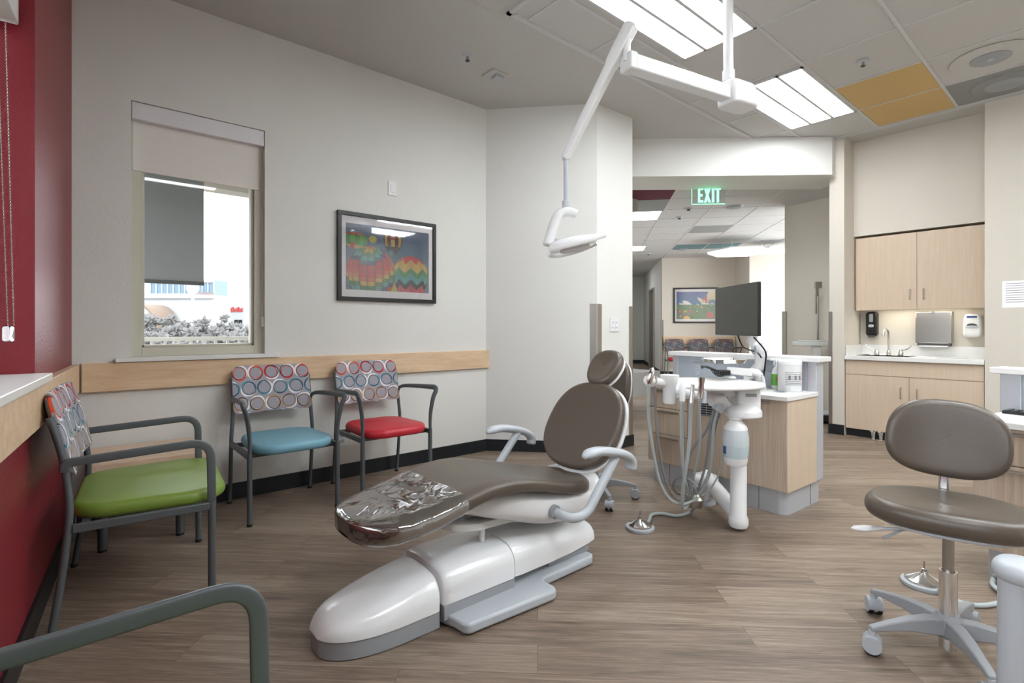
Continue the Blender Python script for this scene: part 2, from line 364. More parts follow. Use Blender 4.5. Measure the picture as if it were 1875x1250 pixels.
# rail, base and window of the window wall
m = MB(); m.box(.02, 2.885, WY-.03, WY, .76, .922); struct('trim_4', m, MAPLE, .003)
m = MB(); m.box(0, 2.875, WY-.012, WY, 0, .105); struct('baseboard_window', m, BASEB)
m = MB(); y0 = WY+.05
for b in ((WX0, WX0+.055, WZ0, WZ1), (WX1-.055, WX1, WZ0, WZ1), (WX0+.055, WX1-.055, WZ0, WZ0+.055), (WX0+.055, WX1-.055, WZ1-.055, WZ1)):
    m.box(b[0], b[1], y0, y0+.09, b[2], b[3])
for b in ((WX0+.055, WX0+.07, WZ0+.055, WZ1-.055), (WX1-.07, WX1-.055, WZ0+.055, WZ1-.055), (WX0+.055, WX1-.055, WZ0+.055, WZ0+.07)):
    m.box(b[0], b[1], y0+.02, y0+.09, b[2], b[3])
w1 = struct('window_1', m, WINF, .003)
m = MB(); m.box(WX0+.07, WX1-.07, y0+.05, y0+.056, WZ0+.07, WZ1-.055); struct('glass', m, GLASS, parent=w1)
m = MB(); m.box(WX0-.075, WX1+.085, WY-.045, WY, WZ0-.026, WZ0); m.box(WX0, WX1, WY, WY+.06, WZ0-.02, WZ0); struct('sill', m, SOLID, .003, w1)
# angled wall and column beside the opening
A0 = (-.238, 4.724); A1 = (.7593, 4.6); A2 = (1.154, 4.93)
m = MB(); m.prism(poly([A0, A1, A2, (1.17, 5.75), (-.4, 5.9), (-.6, 4.9)]), 0, HC); struct('wall_column', m, W_PAINT)
def strip(a, b, t, z0, z1, mm=None, e=0):
    mm = mm or MB(); a, b = Vector(a), Vector(b); u = (b-a).normalized(); n = Vector((u.y, -u.x))*t; a2, b2 = a-u*e, b+u*e
    mm.prism(poly([a2, b2, b2+n, a2+n]), z0, z1); return mm
m = strip(A0, A1, .012, 0, .105); strip(A1, A2, .012, 0, .105, m, .01); struct('baseboard_column', m, BASEB)
# header over the opening
m = MB(); m.prism(poly([(1.0, 5.47), (3.355, 5.39), (3.574, 5.6), (3.57, 5.95), (1.0, 6.0)]), 2.73, HC); struct('wall_header', m, W_PAINT)
# sink wall: pier, recess, soffit, right wall
RY0, RY1, SX = .774, 1.868, 6.15
m = MB(); m.box(SX, 6.9, RY1, 2.008, 0, HC); m.box(6.68, 6.9, RY0, RY1, 0, HC); m.box(SX, 6.9, -3.4, RY0, 0, HC); m.box(6.45, 6.68, RY0, RY1, 2.115, HC)
struct('wall_sink', m, W_WARM)
m = MB(); m.box(SX-.012, SX, RY1, 2.015, 0, .105); m.box(SX-.012, SX, -3.3, RY0, 0, .105); m.box(SX, 6.3, 2.008, 2.018, 0, .105); struct('baseboard_sink', m, BASEB)
# walls behind the viewer
m = MB(); m.box(-.96, 7.2, -3.4, -3.2, 0, HC); struct('wall_back', m, W_PAINT)
# ------------------------------------------------ far room, turned 9 degrees
A9 = math.radians(9)
def fr(a, b, z=0): return cw(a*math.cos(A9)+b*math.sin(A9), -a*math.sin(A9)+b*math.cos(A9), z)
def fpoly(P): return [fr(*p)[:2] for p in P]
def fprism(mm, P, z0, z1): return mm.prism(fpoly(P), z0, z1)
m = MB(); m.prism(poly([(.9, 5.92), (3.44, 5.66), (3.62, 5.80), (4.4, 6.5), (9, 12), (9, 18.5), (1.0, 18.5), (.9, 9)]), HF, HF+.2); struct('ceiling_far', m, TILE)
def fx(x, d): l = (x-CX)/F*d; return l*math.cos(A9)-d*math.sin(A9), l*math.sin(A9)+d*math.cos(A9)
FL = [.352+.63*k for k in range(0, 9)]; FRW = [6.2+.625*k for k in range(0, 11)]
m = MB()
for a in FL: b0 = 6.15 if a < 2.3 else 7.6; fprism(m, [(a-.012, b0), (a+.012, b0), (a+.012, 12.6), (a-.012, 12.6)], HF-.005, HF+.01)
for b in FRW: a1 = 4.4 if b > 7.6 else 2.45+(7.5-b)*.2; fprism(m, [(.1, b-.008), (a1, b-.008), (a1, b+.008), (.1, b+.008)], HF-.004, HF+.01)
struct('trim_5', m, GRID)
m = MB(); fprism(m, [(1.6, 12.6), (5.5, 12.6), (5.5, 12.8), (1.6, 12.8)], 0, HF); fprism(m, [(3.25, 11.5), (4.6, 11.5), (4.6, 12.6), (3.25, 12.6)], 0, HF)
struct('wall_far', m, W_WARM)
m = MB(); fprism(m, [(1.6, 12.601), (1.75, 12.601), (1.75, 17.2), (1.6, 17.2)], 0, HF); fprism(m, [(-.2, 17), (1.6, 17), (1.6, 17.2), (-.2, 17.2)], 0, HF); struct('wall_corridor', m, W_PAINT)
m = MB(); fprism(m, [(-.2, 5.8), (.05, 5.8), (.05, 17.2), (-.2, 17.2)], 0, HF); struct('wall_far_left', m, W_PAINT)
m = MB(); fprism(m, [(1.6, 12.588), (3.25, 12.588), (3.25, 12.6), (1.6, 12.6)], 0, .105); fprism(m, [(1.588, 12.6), (1.6, 12.6), (1.6, 17), (1.588, 17)], 0, .105); fprism(m, [(.05, 16.988), (1.588, 16.988), (1.588, 17), (.05, 17)], 0, .105)
fprism(m, [(3.238, 11.5), (3.25, 11.5), (3.25, 12.588), (3.238, 12.588)], 0, .105)
struct('baseboard_far', m, BASEB)
m = MB(); fprism(m, [(1.63, 12.57), (3.24, 12.57), (3.24, 12.6), (1.63, 12.6)], .76, .93); struct('trim_6', m, MAPLE)
# curved wall at the right of the opening
cv = cat([(3.70, 6.98), (3.80, 6.90), (3.90, 6.74), (3.99, 6.52), (4.06, 6.26), (4.12, 5.95), (4.15, 5.6)], 4)
m = MB(); out = [Vector((p[0]+.18, p[1]+.06)) for p in cv]
m.prism(poly([(p[0], p[1]) for p in cv]+[(p[0], p[1]) for p in out[::-1]]), 0, HF); struct('wall_curved', m, W_WARM, smooth=50)
# brown door down the corridor
m = MB(); fprism(m, [(1.575, 14.1), (1.6, 14.1), (1.6, 15.1), (1.575, 15.1)], 0, 2.12); d1 = struct('door_1', m, DOORW, .004)
m = MB(); fprism(m, [(1.56, 14.02), (1.6, 14.02), (1.6, 14.1), (1.56, 14.1)], 0, 2.2); fprism(m, [(1.56, 15.1), (1.6, 15.1), (1.6, 15.18), (1.56, 15.18)], 0, 2.2); fprism(m, [(1.56, 14.1), (1.6, 14.1), (1.6, 15.1), (1.56, 15.1)], 2.12, 2.2); struct('door_frame', m, STEEL, parent=d1)
# ------------------------------------------------ corner guards
def guard(l, d, u, v, z0, z1, label, w=.05):
    t = thing('corner_guard', label, 'corner guard', cw(l, d, 0), 0, None); M = local(t)
    mm = MB(); a = Vector((l, d)); u = Vector(u).normalized(); v = Vector(v).normalized()
    for q, o in ((u, v), (v, u)):
        p0 = a - o*.004; p1 = a + q*w - o*.004; pts = [M(cw(*p, 0)) for p in (p0, p1, p1-o*.003, p0-o*.003)]
        mm.prism([p[:2] for p in pts], z0, z1)
    obj('guard_plate', mm, STEEL, t); return t
uA = Vector(A0)-Vector(A1); uB = Vector(A2)-Vector(A1)
guard(A1[0], A1[1], uA, uB, .105, 1.34, 'stainless corner guard on the near edge of the column, left of the switches', .055)
guard(A2[0], A2[1], -uB, (.02, 1), .105, 1.33, 'stainless corner guard on the far edge of the column by the opening', .05)
gp = Vector((3.395, 5.508)); p1 = (CY*SX-SY*2.008, SY*SX+CY*2.008)
guard(p1[0], p1[1], (SY*1.0, -CY), (CY, SY), .105, 1.30, 'stainless corner guard on the pier left of the sink recess', .03)
g = fx(1446, 6.92); q = fr(*g)
tt = thing('corner_guard', 'tall steel corner guard on the end of the curved wall', 'corner guard', cw(3.695, 6.98, 0)); mm = MB(); mm.box(-.03, .02, -.03, .02, .1, 1.35); obj('guard_plate', mm, STEEL, tt)
tt = thing('corner_guard', 'narrow steel corner guard at the corridor corner beside the waiting chairs', 'corner guard', fr(1.6, 12.6, 0)); mm = MB(); mm.box(-.03, .03, -.03, .03, .105, 1.32); obj('guard_plate', mm, STEEL, tt)
# ------------------------------------------------ ceiling lamps
def troffer(x0, x1, y0, y1, label, z=HC, lamp=LAMP, M=None):
    t = thing('ceiling_light', label, 'ceiling light', ((x0+x1)/2, (y0+y1)/2, z), 0, 'panel lights in the tile ceiling')
    w, h = (x1-x0)/2, (y1-y0)/2; fr_ = MB()
    for b in ((-w, w, -h, -h+.018), (-w, w, h-.018, h), (-w, -w+.018, -h, h), (w-.018, w, -h, h)): fr_.box(b[0], b[1], b[2], b[3], -.010, .006)
    for yy in (-h/3, h/3): fr_.box(-w, w, yy-.011, yy+.011, -.010, .006)
    obj('frame', fr_, GRID, t)
    for k in (-1, 0, 1):
        d = MB(); d.box(-w+.018, w-.018, k*2*h/3-h/3+.011, k*2*h/3+h/3-.011, -.004, .002); obj('diffuser', d, lamp, t)
    return t
troffer(2.26, 3.465, 1.565, 2.105, 'large lit ceiling panel light nearest, above the white light post')
troffer(4.25, 5.5, 1.57, 2.15, 'second lit ceiling panel light, beside the ochre ceiling tiles')
troffer(2.26, 3.465, -.26, .33, 'added unseen fill panel light past the picture edge, left row'); troffer(4.25, 5.5, -2.7, -2.1, 'added unseen fill panel light at the back wall, right row')  # unseen panels added to raise the brightness of the room
troffer(2.26, 3.465, -1.49, -.89, 'added unseen fill panel light behind the viewer, over the left row'); troffer(.35, 1.55, -.80, -.20, 'added unseen fill panel light behind the viewer, nearest the red wall'); troffer(4.25, 5.5, -1.49, -.89, 'added unseen fill panel light behind the viewer, over the right row')  # more panels added out of view, to lift the window wall and left side
def ctile(x0, x1, y0, y1, m_, label, name='ceiling_tile', catg='ceiling tile', grp=None):
    t = MB(); t.box(x0+.012, x1-.012, y0+.014, y1-.014, HC-.002, HC+.003); return tag(obj(name, t, m_, bevel=.001, smooth=0), label, catg, grp)
ctile(4.86, 5.5, .95, 1.56, OCHRE, 'ochre yellow ceiling tile nearer the panel light', grp='ochre ceiling tiles'); ctile(5.5, 6.1, .95, 1.56, OCHRE, 'ochre yellow ceiling tile along the edge above the sink recess', grp='ochre ceiling tiles')
ctile(5.5, 6.1, .34, .95, GREYT, 'plain grey ceiling tile between the ochre tiles and the right wall')
def disc(name, label, catg, loc, parts, grp=None, rz=0):
    t = thing(name, label, catg, loc, rz, grp)
    for n_, prof, m_ in parts:
        q = MB(); q.lathe(prof, n=32); obj(n_, q, m_, t)
    return t
disc('ceiling_speaker', 'round white ceiling speaker in the tile above the right wall', 'speaker', (5.18, .62, HC), [('rim', [(0, .002), (.235, .002), (.24, -.002), (.235, -.008), (0, -.008)], TILE), ('grille', [(0, -.008), (.118, -.008), (.118, -.014), (.105, -.016), (0, -.016)], MGREY), ('badge', [(0, -.016), (.02, -.016), (.018, -.019), (0, -.019)], LGREY)])
disc('air_diffuser', 'round grey air diffuser in the grey ceiling tile', 'air diffuser', (5.8, .60, HC-.002), [('outer_ring', [(0, 0), (.22, 0), (.215, -.012), (.15, -.02), (0, -.02)], GREYT), ('inner_cone', [(0, -.02), (.13, -.02), (.09, -.032), (0, -.032)], MGREY)])
def sprinkler(loc, label, s=1.0):
    disc('sprinkler_head', label, 'sprinkler', loc, [('escutcheon', [(0, 0), (.04*s, 0), (.036*s, -.008), (0, -.01)], LGREY), ('stem', [(0, -.008), (.009*s, -.008), (.008*s, -.035), (0, -.035)], STEEL), ('deflector', [(0, -.035), (.016*s, -.035), (.016*s, -.04), (0, -.041)], DKGREY)], 'ceiling sprinkler heads')
sprinkler(pz(856, 102, HC), 'chrome sprinkler head on the plain ceiling beside the square ceiling sensor'); sprinkler(pz(1580, 112, HC), 'sprinkler head in the white ceiling tile above the second panel light')
t = thing('ceiling_sensor', 'small square white sensor plate on the plain painted ceiling', 'sensor', pz(906, 137, HC))
q = MB(); q.box(-.075, .075, -.075, .075, -.012, 0); obj('plate', q, CEIL, t, bevel=.004); q = MB(); q.cbox((.02, -.01, -.022), .07, .07, .022); obj('lens_housing', q, LGREY, t, bevel=.004)
tl = thing('ceiling_fixture', 'corner of a pale ceiling plate at the top edge of the picture', 'ceiling plate', pz(905, -6, HC)); q = MB(); q.box(-.1, .1, -.1, .1, -.015, 0); obj('plate', q, CEIL, tl, bevel=.003)
# far ceiling things
def ftile(k, r, m_, label, name='ceiling_tile', n=1, z=HF-.0075, grp=None, catg='ceiling tile'):
    a0, b0 = FL[0]+.63*k, FRW[0]+.625*r; t = MB(); fprism(t, [(a0+.014, b0+.01), (a0+.63*n-.014, b0+.01), (a0+.63*n-.014, b0+.615), (a0+.014, b0+.615)], z, z+.006); return tag(obj(name, t, m_, smooth=0), label, catg, grp)
ftile(0, 0, MAROON, 'dark maroon ceiling tile beyond the header, left of the exit sign'); ftile(-1, 0, MAROON, 'dark maroon ceiling tile tucked behind the column')
ftile(0, 1, GREYT, 'grey ceiling tile between the maroon tile and the far panel light')
ftile(2, 4, GREYT, 'small grey air grille tile in the far ceiling', 'air_grille', 1, catg='air grille')
ftile(2, 7, TEAL, 'teal ceiling tile in front of the far wall, left one', grp='teal ceiling tiles'); ftile(3, 7, TEAL, 'teal ceiling tile in front of the far wall, right one', grp='teal ceiling tiles')
def flight(a, b, label):
    t = thing('ceiling_light', label, 'ceiling light', fr(a, b, HF), -YAW-A9, 'panel lights of the far room'); q = MB(); q.box(-.61, .30, -.3, .3, -.012, .004); obj('frame', q, GRID, t)
    for k in (-1, 0, 1):
        q = MB(); q.box(-.59, .285, k*.19-.09, k*.19+.09, -.016, -.01); obj('diffuser', q, LAMPF, t)
flight(.66, 7.76, 'lit panel light in the far ceiling right beside the column'); flight(.75, 10.9, 'smaller lit panel light deep in the far ceiling beside the column')
flight(.75, 14.6, 'added unseen panel light brightening the corridor behind the column');  # hidden panel added to brighten the dark corridor
for (x, y, lb) in ((1344, 378, 'round grey speaker in the far ceiling right of the exit sign'), (1249, 456, 'round grey speaker in the far ceiling above the far wall')):
    disc('ceiling_speaker', lb, 'speaker', pz(x, y, HF), [('rim', [(0, 0), (.12, 0), (.115, -.01), (0, -.012)], LGREY), ('grille', [(0, -.012), (.1, -.012), (.095, -.018), (0, -.018)], MGREY)], 'round ceiling speakers of the far room')
for (x, y, lb) in ((1261, 381, 'small detector dome on the far ceiling below the exit sign'), (1244, 397, 'sprinkler dot in the far ceiling second row'), (1188, 464, 'tiny sprinkler in the far ceiling near the corridor')):
    disc('sprinkler_head', lb, 'sprinkler', pz(x, y, HF), [('escutcheon', [(0, 0), (.05, 0), (.045, -.02), (0, -.022)], LGREY), ('deflector', [(0, -.02), (.025, -.02), (.02, -.035), (0, -.036)], DKGREY)], 'sprinklers of the far ceiling')
def hexlamp(x, y, r, z, label, sx):
    t = thing('pendant_light', label, 'pendant light', pz(x, y, z), -YAW-A9, 'hexagon pendant lights'); q = MB(); q.prism([(r*sx*math.cos(PI/3*k), r*math.sin(PI/3*k)) for k in range(6)], -.035, 0); obj('diffuser', q, LAMPH, t)
    q = MB(); q.prism([(1.0*r*sx*math.cos(PI/3*k), 1.0*r*math.sin(PI/3*k)) for k in range(6)], 0, .03); obj('housing', q, WHITE, t, bevel=.004)
    q = MB()
    for k in (0, 2, 4): q.cyl((r*sx*.7*math.cos(PI/3*k), r*.7*math.sin(PI/3*k), .03), (r*sx*.7*math.cos(PI/3*k), r*.7*math.sin(PI/3*k), HF-z), .004, 6)
    obj('cable', q, STEEL, t)
hexlamp(1352, 460.5, .52, 2.55, 'large lit hexagon pendant light over the waiting area', 1.05); hexlamp(1421, 457.5, .36, 2.62, 'smaller lit hexagon pendant light next to the curved wall', 1.15)
# exit sign
def exit_sign():
    p = pd(1297, 335, 5.95); t = thing('exit_sign', 'green lit EXIT sign on clear acrylic hanging under the far ceiling', 'exit sign', (p.x, p.y, HF), -YAW-math.radians(3))
    q = MB(); q.box(-.22, .22, -.05, .05, -.02, 0); obj('ceiling_plate', q, DKGREY, t, bevel=.003)
    q = MB(); q.box(-.187, .187, -.004, .004, -.222, -.02); obj('acrylic_panel', q, ACRY, t)
    q = MB(); q.box(-.187, .187, -.0045, .0045, -.226, -.2205); q.box(-.190, -.187, -.0045, .0045, -.226, -.03); obj('edge_glow', q, EXITG, t)
    q = MB(); y0, y1 = -.010, -.004; H0, H1 = -.205, -.035
    def bar(x0, x1, z0, z1): q.box(x0, x1, y0, y1, z0, z1)
    def slant(xa, xb, w): q.loft([[Vector((xa, y, H0)), Vector((xa+w, y, H0)), Vector((xb+w, y, H1)), Vector((xb, y, H1))] for y in (y0, y1)])
    x = -.118; bar(x, x+.022, H0, H1); bar(x, x+.058, H1-.026, H1); bar(x, x+.050, -.133, -.109); bar(x, x+.058, H0, H0+.026)
    x = -.050; slant(x, x+.048, .026); slant(x+.048, x, .026)
    x = .040; bar(x, x+.024, H0, H1)
    x = .072; bar(x, x+.066, H1-.026, H1); bar(x+.022, x+.046, H0, H1)
    obj('letters', q, EXITG, t)
exit_sign()
# ================================================================== GUEST CHAIRS
def rrect(w, h, r, k=6):
    out = []
    for cx_, cy_, a0 in ((w/2-r, h/2-r, 0), (-w/2+r, h/2-r, PI/2), (-w/2+r, -h/2+r, PI), (w/2-r, -h/2+r, 1.5*PI)):
        for i in range(k+1):
            a = a0+PI/2*i/k; out.append((cx_+r*math.cos(a), cy_+r*math.sin(a)))
    return out
def guest_chair(W, seatm, label, loc, rz, group=None, curved=True, depth=.50):
    t = thing('guest_chair', label, 'chair', loc, rz, group); yf, yr = -.245, .255
    # side frames: the front leg, the arm bar, the rear leg that runs on as back upright
    for s in (-1, 1):
        x = s*W/2
        q = MB(); q.tube([(x, yf, .012), (x, yf, .41)], .0145, 12); leg = obj('leg', q, FRAME, t)
        q = MB(); q.tube([(x, yf, 0), (x, yf, .014)], .015, 12); obj('glide', q, RUBBER, leg)
        ex = .014 if curved else 0
        q = MB(); P = cat([(x, yr, .012), (x, yr-.03, .22), (x, yr-.05, .42), (x-s*.006, yr-.048, .52), (x-s*.012, yr-.030, .66), (x-s*.012, yr+.004, .80)], 4)
        q.tube(P, .0125, 10, up=(1, 0, 0), ry=.012); leg = obj('leg', q, FRAME, t)
        q = MB(); q.tube([(x, yr+.001, 0), (x, yr, .014)], .0145, 12); obj('glide', q, RUBBER, leg)
        q = MB()
        if curved:
            P = cat([(x, yf, .40), (x, yf-.001, .48), (x+s*.006, yf-.003, .55), (x+s*.020, yf-.010, .63), (x+s*.036, yf-.018, .676), (x+s*.038, yf-.002, .696), (x+s*.034, yf+.06, .698), (x+s*.018, yr-.16, .684), (x, yr-.075, .672), (x-s*.008, yr-.045, .648), (x-s*.01, yr-.035, .60)], 5)
            n = len(P); q.tube(P, [.0145+.008*math.sin(PI*min(1, max(0, (i/n-.05)/.6))) for i in range(n)], 10, up=(1, 0, 0), ry=None) if False else q.tube(P, [.0125+.008*max(0, math.sin(PI*min(1, i/n*1.25)))**1.5 for i in range(n)], 12, ry=[.0095+.004*max(0, math.sin(PI*min(1, i/n*1.25))) for i in range(n)])
        else:
            P = rpath([(x, yf, .40), (x, yf+.004, .655), (x, yr-.04, .632), (x, yr-.04, .60)], .075, 7); n = len(P)
            q.tube(P, .016, 20, ry=.0075, sq=.45)
        obj('arm', q, FRAME, t)
    q = MB()
    for s in (-1, 1): q.box(s*W/2-.012, s*W/2+.012, yf, yr-.06, .375, .405)
    q.box(-W/2, W/2, -.19, -.165, .372, .398); q.box(-W/2, W/2, .15, .175, .372, .398); obj('seat_frame', q, FRAME, t, bevel=.003)
    q = MB(); Mx = Matrix.Translation((0, -.035, .395)); w = W-.035
    out = []
    for (a, b) in rrect(w, .50, .12, 9):
        k = 1-.10*max(0, (b+.05)/.30); out.append((a*k, b - .04*(1-(2*a/w)**2)*(1 if b < 0 else 0)))
    q.pad(out, .058, .026, Mx, .012); obj('seat', q, seatm, t)
    # backrest: gently curved upholstered panel
    q = MB(); w = W-.02; n = 15; zs = []; rt, rb = .05, .03
    for i in range(7): a = PI/2*i/6; zs.append((-.150+rb*(1-math.cos(a)), 1-rb*(1-math.sin(a))/(w/2)))
    zs += [(-.05, 1.0), (.0, .998), (.05, .99)]
    for i in range(7): a = PI/2*i/6; zs.append((.150-rt*(1-math.sin(a)), .985-rt*(1-math.cos(a))/(w/2)))
    def bk(zz, k, off):
        return [Vector((w/2*k*u, .190+.25*(zz+.15) + .024*(1-u*u) + off, .725+zz)) for u in [(-1+2*i/(n-1)) for i in range(n)]]
    rings = []
    for zz, k in zs:
        e = .018*math.sqrt(max(0.04, 1-(abs(zz)/.152)**6)); f, b = bk(zz, k, -e), bk(zz, k, e)
        f[0].y += e*.7; f[-1].y += e*.7; b[0].y -= e*.7; b[-1].y -= e*.7
        rings.append(f+b[::-1])
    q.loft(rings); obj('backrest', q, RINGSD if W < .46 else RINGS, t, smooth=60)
    return t
WYC = 3.425
blue = guest_chair(.505, BLUE, 'guest chair with a light blue seat and circle-pattern back, under the window', (1.0, WYC, 0), 0, 'waiting chairs along the window wall')
guest_chair(.505, REDV, 'guest chair with a red seat and circle-pattern back, below the balloon picture', (1.668, WYC-.01, 0), 0, 'waiting chairs along the window wall')
RW = math.atan2(-RX, RY)                                      # the red wall is a few degrees off square
guest_chair(.71, GREEN, 'wide guest chair with a lime green seat, back against the red wall', (.215, 2.80, 0), PI/2+RW, curved=False)
guest_chair(.505, GREEN, 'nearest guest chair, only its grey arm and front leg show at lower left', (-.008, .792, 0), PI/2+RW, curved=False)
# waiting chairs of the far room
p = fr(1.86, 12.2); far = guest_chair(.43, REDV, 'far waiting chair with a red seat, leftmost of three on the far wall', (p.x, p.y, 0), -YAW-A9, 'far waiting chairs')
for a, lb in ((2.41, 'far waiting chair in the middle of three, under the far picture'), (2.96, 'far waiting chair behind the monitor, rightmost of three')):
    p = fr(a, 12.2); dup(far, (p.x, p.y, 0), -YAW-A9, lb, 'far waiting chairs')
# low wooden corner table behind the green chair
t = thing('side_table', 'low light wood side table in the corner behind the green chair', 'side table', (.30, 3.47, 0))
q = MB(); q.box(-.25, .25, -.22, .265, .405, .445); obj('table_top', q, TABLEW, t, bevel=.004)
for x, y in ((-.20, -.17), (.13, -.17), (-.20, .2), (.13, .2)):
    q = MB(); q.tube([(x, y, .012), (x, y, .405)], .021, 14); l_ = obj('leg', q, FRAME, t); q = MB(); q.tube([(x, y, 0), (x, y, .012)], .019, 12); obj('glide', q, RUBBER, l_)
# ================================================================== WINDOW SHADES
t = thing('roller_shade', 'off-white roller shade half lowered in the square window', 'roller shade', ((WX0+WX1)/2, WY+.035, WZ1)); hw = (WX1-WX0)/2
q = MB(); q.box(-hw+.004, hw-.004, -.03, .012, -.105, -.004); obj('valance', q, VAL, t, bevel=.003)
q = MB(); q.box(-hw+.012, hw-.03, .013, .0145, -.39, -.02); obj('shade_fabric', q, SHADE, t)
q = MB(); q.box(-hw+.012, hw-.03, .009, .019, -.402, -.38); obj('hem_bar', q, SHADE, t, bevel=.003)
q = MB(); q.tube([(hw-.012, .005, -.1), (hw-.012, .005, -1.28)], .0025, 6); q.tube([(hw-.004, .005, -.1), (hw-.004, .005, -1.28)], .0025, 6); obj('bead_chain', q, WHITE, t)
q = MB(); q.cbox((hw-.008, -.005, -1.30), .018, .02, .07); obj('chain_holder', q, WHITE, t, bevel=.004)
o = MR @ Vector((S1+.02, .06, 2.42)); t = thing('roller_shade', 'roller shade with a bead chain in the red window reveal', 'roller shade', o); Ms = local(t)
T4 = lambda s, y, z: Ms(MR @ Vector((s, y, z)))
def mbox(s0, s1, y0, y1, z0, z1):
    q = MB(); Mx = Matrix.Translation(-Vector(o)) @ MR; q.box(s0, s1, y0, y1, z0, z1, Mx); return q
obj('valance', mbox(S1+.03, S2-.03, .04, .15, 2.235, 2.36), WHITE, t, bevel=.005)
obj('shade_fabric', mbox(S1+.06, S2-.06, .09, .092, 1.98, 2.25), SHADE, t)
def chain(s, y, s2, y2, z0, z1):
    q = MB(); n = int((z1-z0)/.012)
    for i in range(n):
        k = i/n; q.lathe([(0, -.0045), (.0045, 0), (0, .0045)], T4(s+(s2-s)*k, y+(y2-y)*k, z1+(z0-z1)*k), 6)
    q.tube([T4(s, y, z1), T4(s2, y2, z0)], .0012, 4); return obj('bead_chain', q, STEEL, t)
chain(S1+.035, .075, S1+.035, .052, 1.13, 2.24); chain(S1+.035, .098, S1+.035, .068, 1.13, 2.24)
q = MB(); a = T4(S1+.035, .06, 1.10); Mx = Matrix.Translation(a) @ Matrix.Rotation(-YAW, 4, 'Z'); q.pad(rrect(.034, .06, .01), .02, .005, Mx @ Matrix.Rotation(PI/2, 4, 'X')); obj('chain_tensioner', q, clear('clear_holder', (.9, .9, .92, 1), .12), t)
# ================================================================== PICTURES
def clampc(c): return tuple(max(0, min(255, v)) for v in c)
def balloons(u, v):
    c = (66+24*v+30*(1-v)*(1-v), 98+6*v+28*(1-v), 130+4*v+14*(1-v))
    def env(cx_, cy_, rx_, ry_, low):                        # teardrop test: returns longitude, latitude
        x, y = (u-cx_)*1.333, v-cy_
        yy = y/ry_ if y > 0 else y/(ry_*low); w = rx_*math.sqrt(max(0, 1-yy*yy)) if y > 0 else rx_*max(0, (1-yy*yy))**.62
        if abs(yy) > 1 or w < 1e-5 or abs(x) > w: return None
        return math.asin(max(-1, min(1, x/w)))/PI+.5, (y/ry_)
    e = env(.10, .77, .19, .10, 1.5)
    if e:
        k = int(e[0]*8); c = (96, 168, 78) if e[1] < .62 else (200, 78, 50); c = tuple(x*(1.08 if k % 2 else .9) for x in c)
        if e[1] < -.9: c = (196, 172, 110)
        if -.04 < u-.09 < 0 and e[1] < -.5: c = (186, 44, 38)
    e = env(.30, .80, .06, .045, 1.5)
    if e: c = (206, 192, 96) if int(e[0]*9) % 2 else (188, 172, 70)
    e = env(.54, .83, .15, .13, 1.9)
    if e:
        k = int(e[0]*7); c = ((46, 38, 42), (206, 160, 82), (52, 42, 40), (212, 172, 92), (46, 38, 42), (202, 152, 78), (60, 46, 44))[k % 7]
        if k == 3 and -.1 < e[1] < .4: c = (196, 66, 44)
        if e[1] < -.9: c = (40, 34, 38)
    if abs(u-.55) < .014 and .565 < v < .60: c = (120, 92, 58)
    if (u-.52)**2*1.7+(v-.62)**2 < .0012: c = (62, 150, 150)
    e = env(.52, .06, .10, .14, 1)
    if e: c = (182, 190, 70)
    e = env(.765, .30, .29, .29, 1.7)
    if e:
        lon, lat = e; k = int(lon*4); z = abs((lon*4) % 1-.5)*.62; L_ = lat - z + .2
        c = (196, 48, 58) if L_ > .72 else (214, 178, 92) if L_ > .22 else (58, 140, 84) if L_ > -.08 else (84, 166, 160) if L_ > -.42 else (40, 40, 58) if L_ > -.72 else (214, 84, 104)
        c = tuple(x*(1.06-.26*abs((lon*4) % 1-.5)) for x in c)
    e = env(.285, .28, .375, .40, 1.3)
    if e:
        lon, lat = e; k = int(lon*9); row = int((lat+1.5)*6.2) - (2, 1, 1, 0, 0, 1, 2, 3, 5)[min(8, k)]
        pal = ((208, 62, 46), (212, 110, 60), (216, 178, 72), (66, 128, 66), (94, 166, 150), (44, 66, 104), (202, 52, 46), (196, 44, 48))
        c = pal[(-row) % 8]; f = (lon*9) % 1; c = tuple(x*((1.05-.3*abs(f-.5)) if .06 < f < .94 else .6) for x in c)
    return clampc(tuple(x*.88 for x in c))
rng = random.Random(4); DOTS = [(rng.random(), rng.uniform(.08, .5), rng.uniform(.012, .05), rng.choice(((198, 58, 60), (176, 84, 150), (84, 150, 176), (226, 180, 66), (214, 92, 110), (240, 228, 150), (120, 96, 160)))) for _ in range(46)]
def meadow(u, v):
    c = (40+60*(v-.5), 82+50*(1-v), 150) if v > .52 else (70, 118+30*math.sin(u*40+v*90), 52)
    if v > .52:
        n = math.sin(u*13+2*math.sin(v*9))*.5+math.sin(u*29+v*21)*.3
        if .53 < v < .82 and n+(.72-v)*4-.1 + (u-.5)*1.2*(v > .66) > .35: c = (224, 222, 214) if n > 0 else (190, 194, 200)
        if u > .78 and v > .7 and n > -.4: c = (232, 214, 180)
    for (x, y, r, k) in DOTS:
        if y < .5 and ((u-x)*1.4)**2+(v-y)**2 < (r*(1.15-y*1.4))**2: c = k
    for (x, y, k) in ((.70, .72, (206, 50, 50)), (.75, .68, (216, 80, 60)), (.68, .64, (220, 150, 60)), (.76, .62, (200, 60, 90)), (.81, .66, (224, 170, 60)), (.73, .77, (190, 50, 70))):
        if ((u-x)*1.4)**2+(v-y)**2 < .0018: c = k
    if ((u-.86)*1.4)**2+(v-.14)**2 < .014: c = (206, 52, 56)
    if ((u-.26)*1.4)**2+(v-.0)**2 < .014: c = (228, 176, 66)
    return clampc(c)
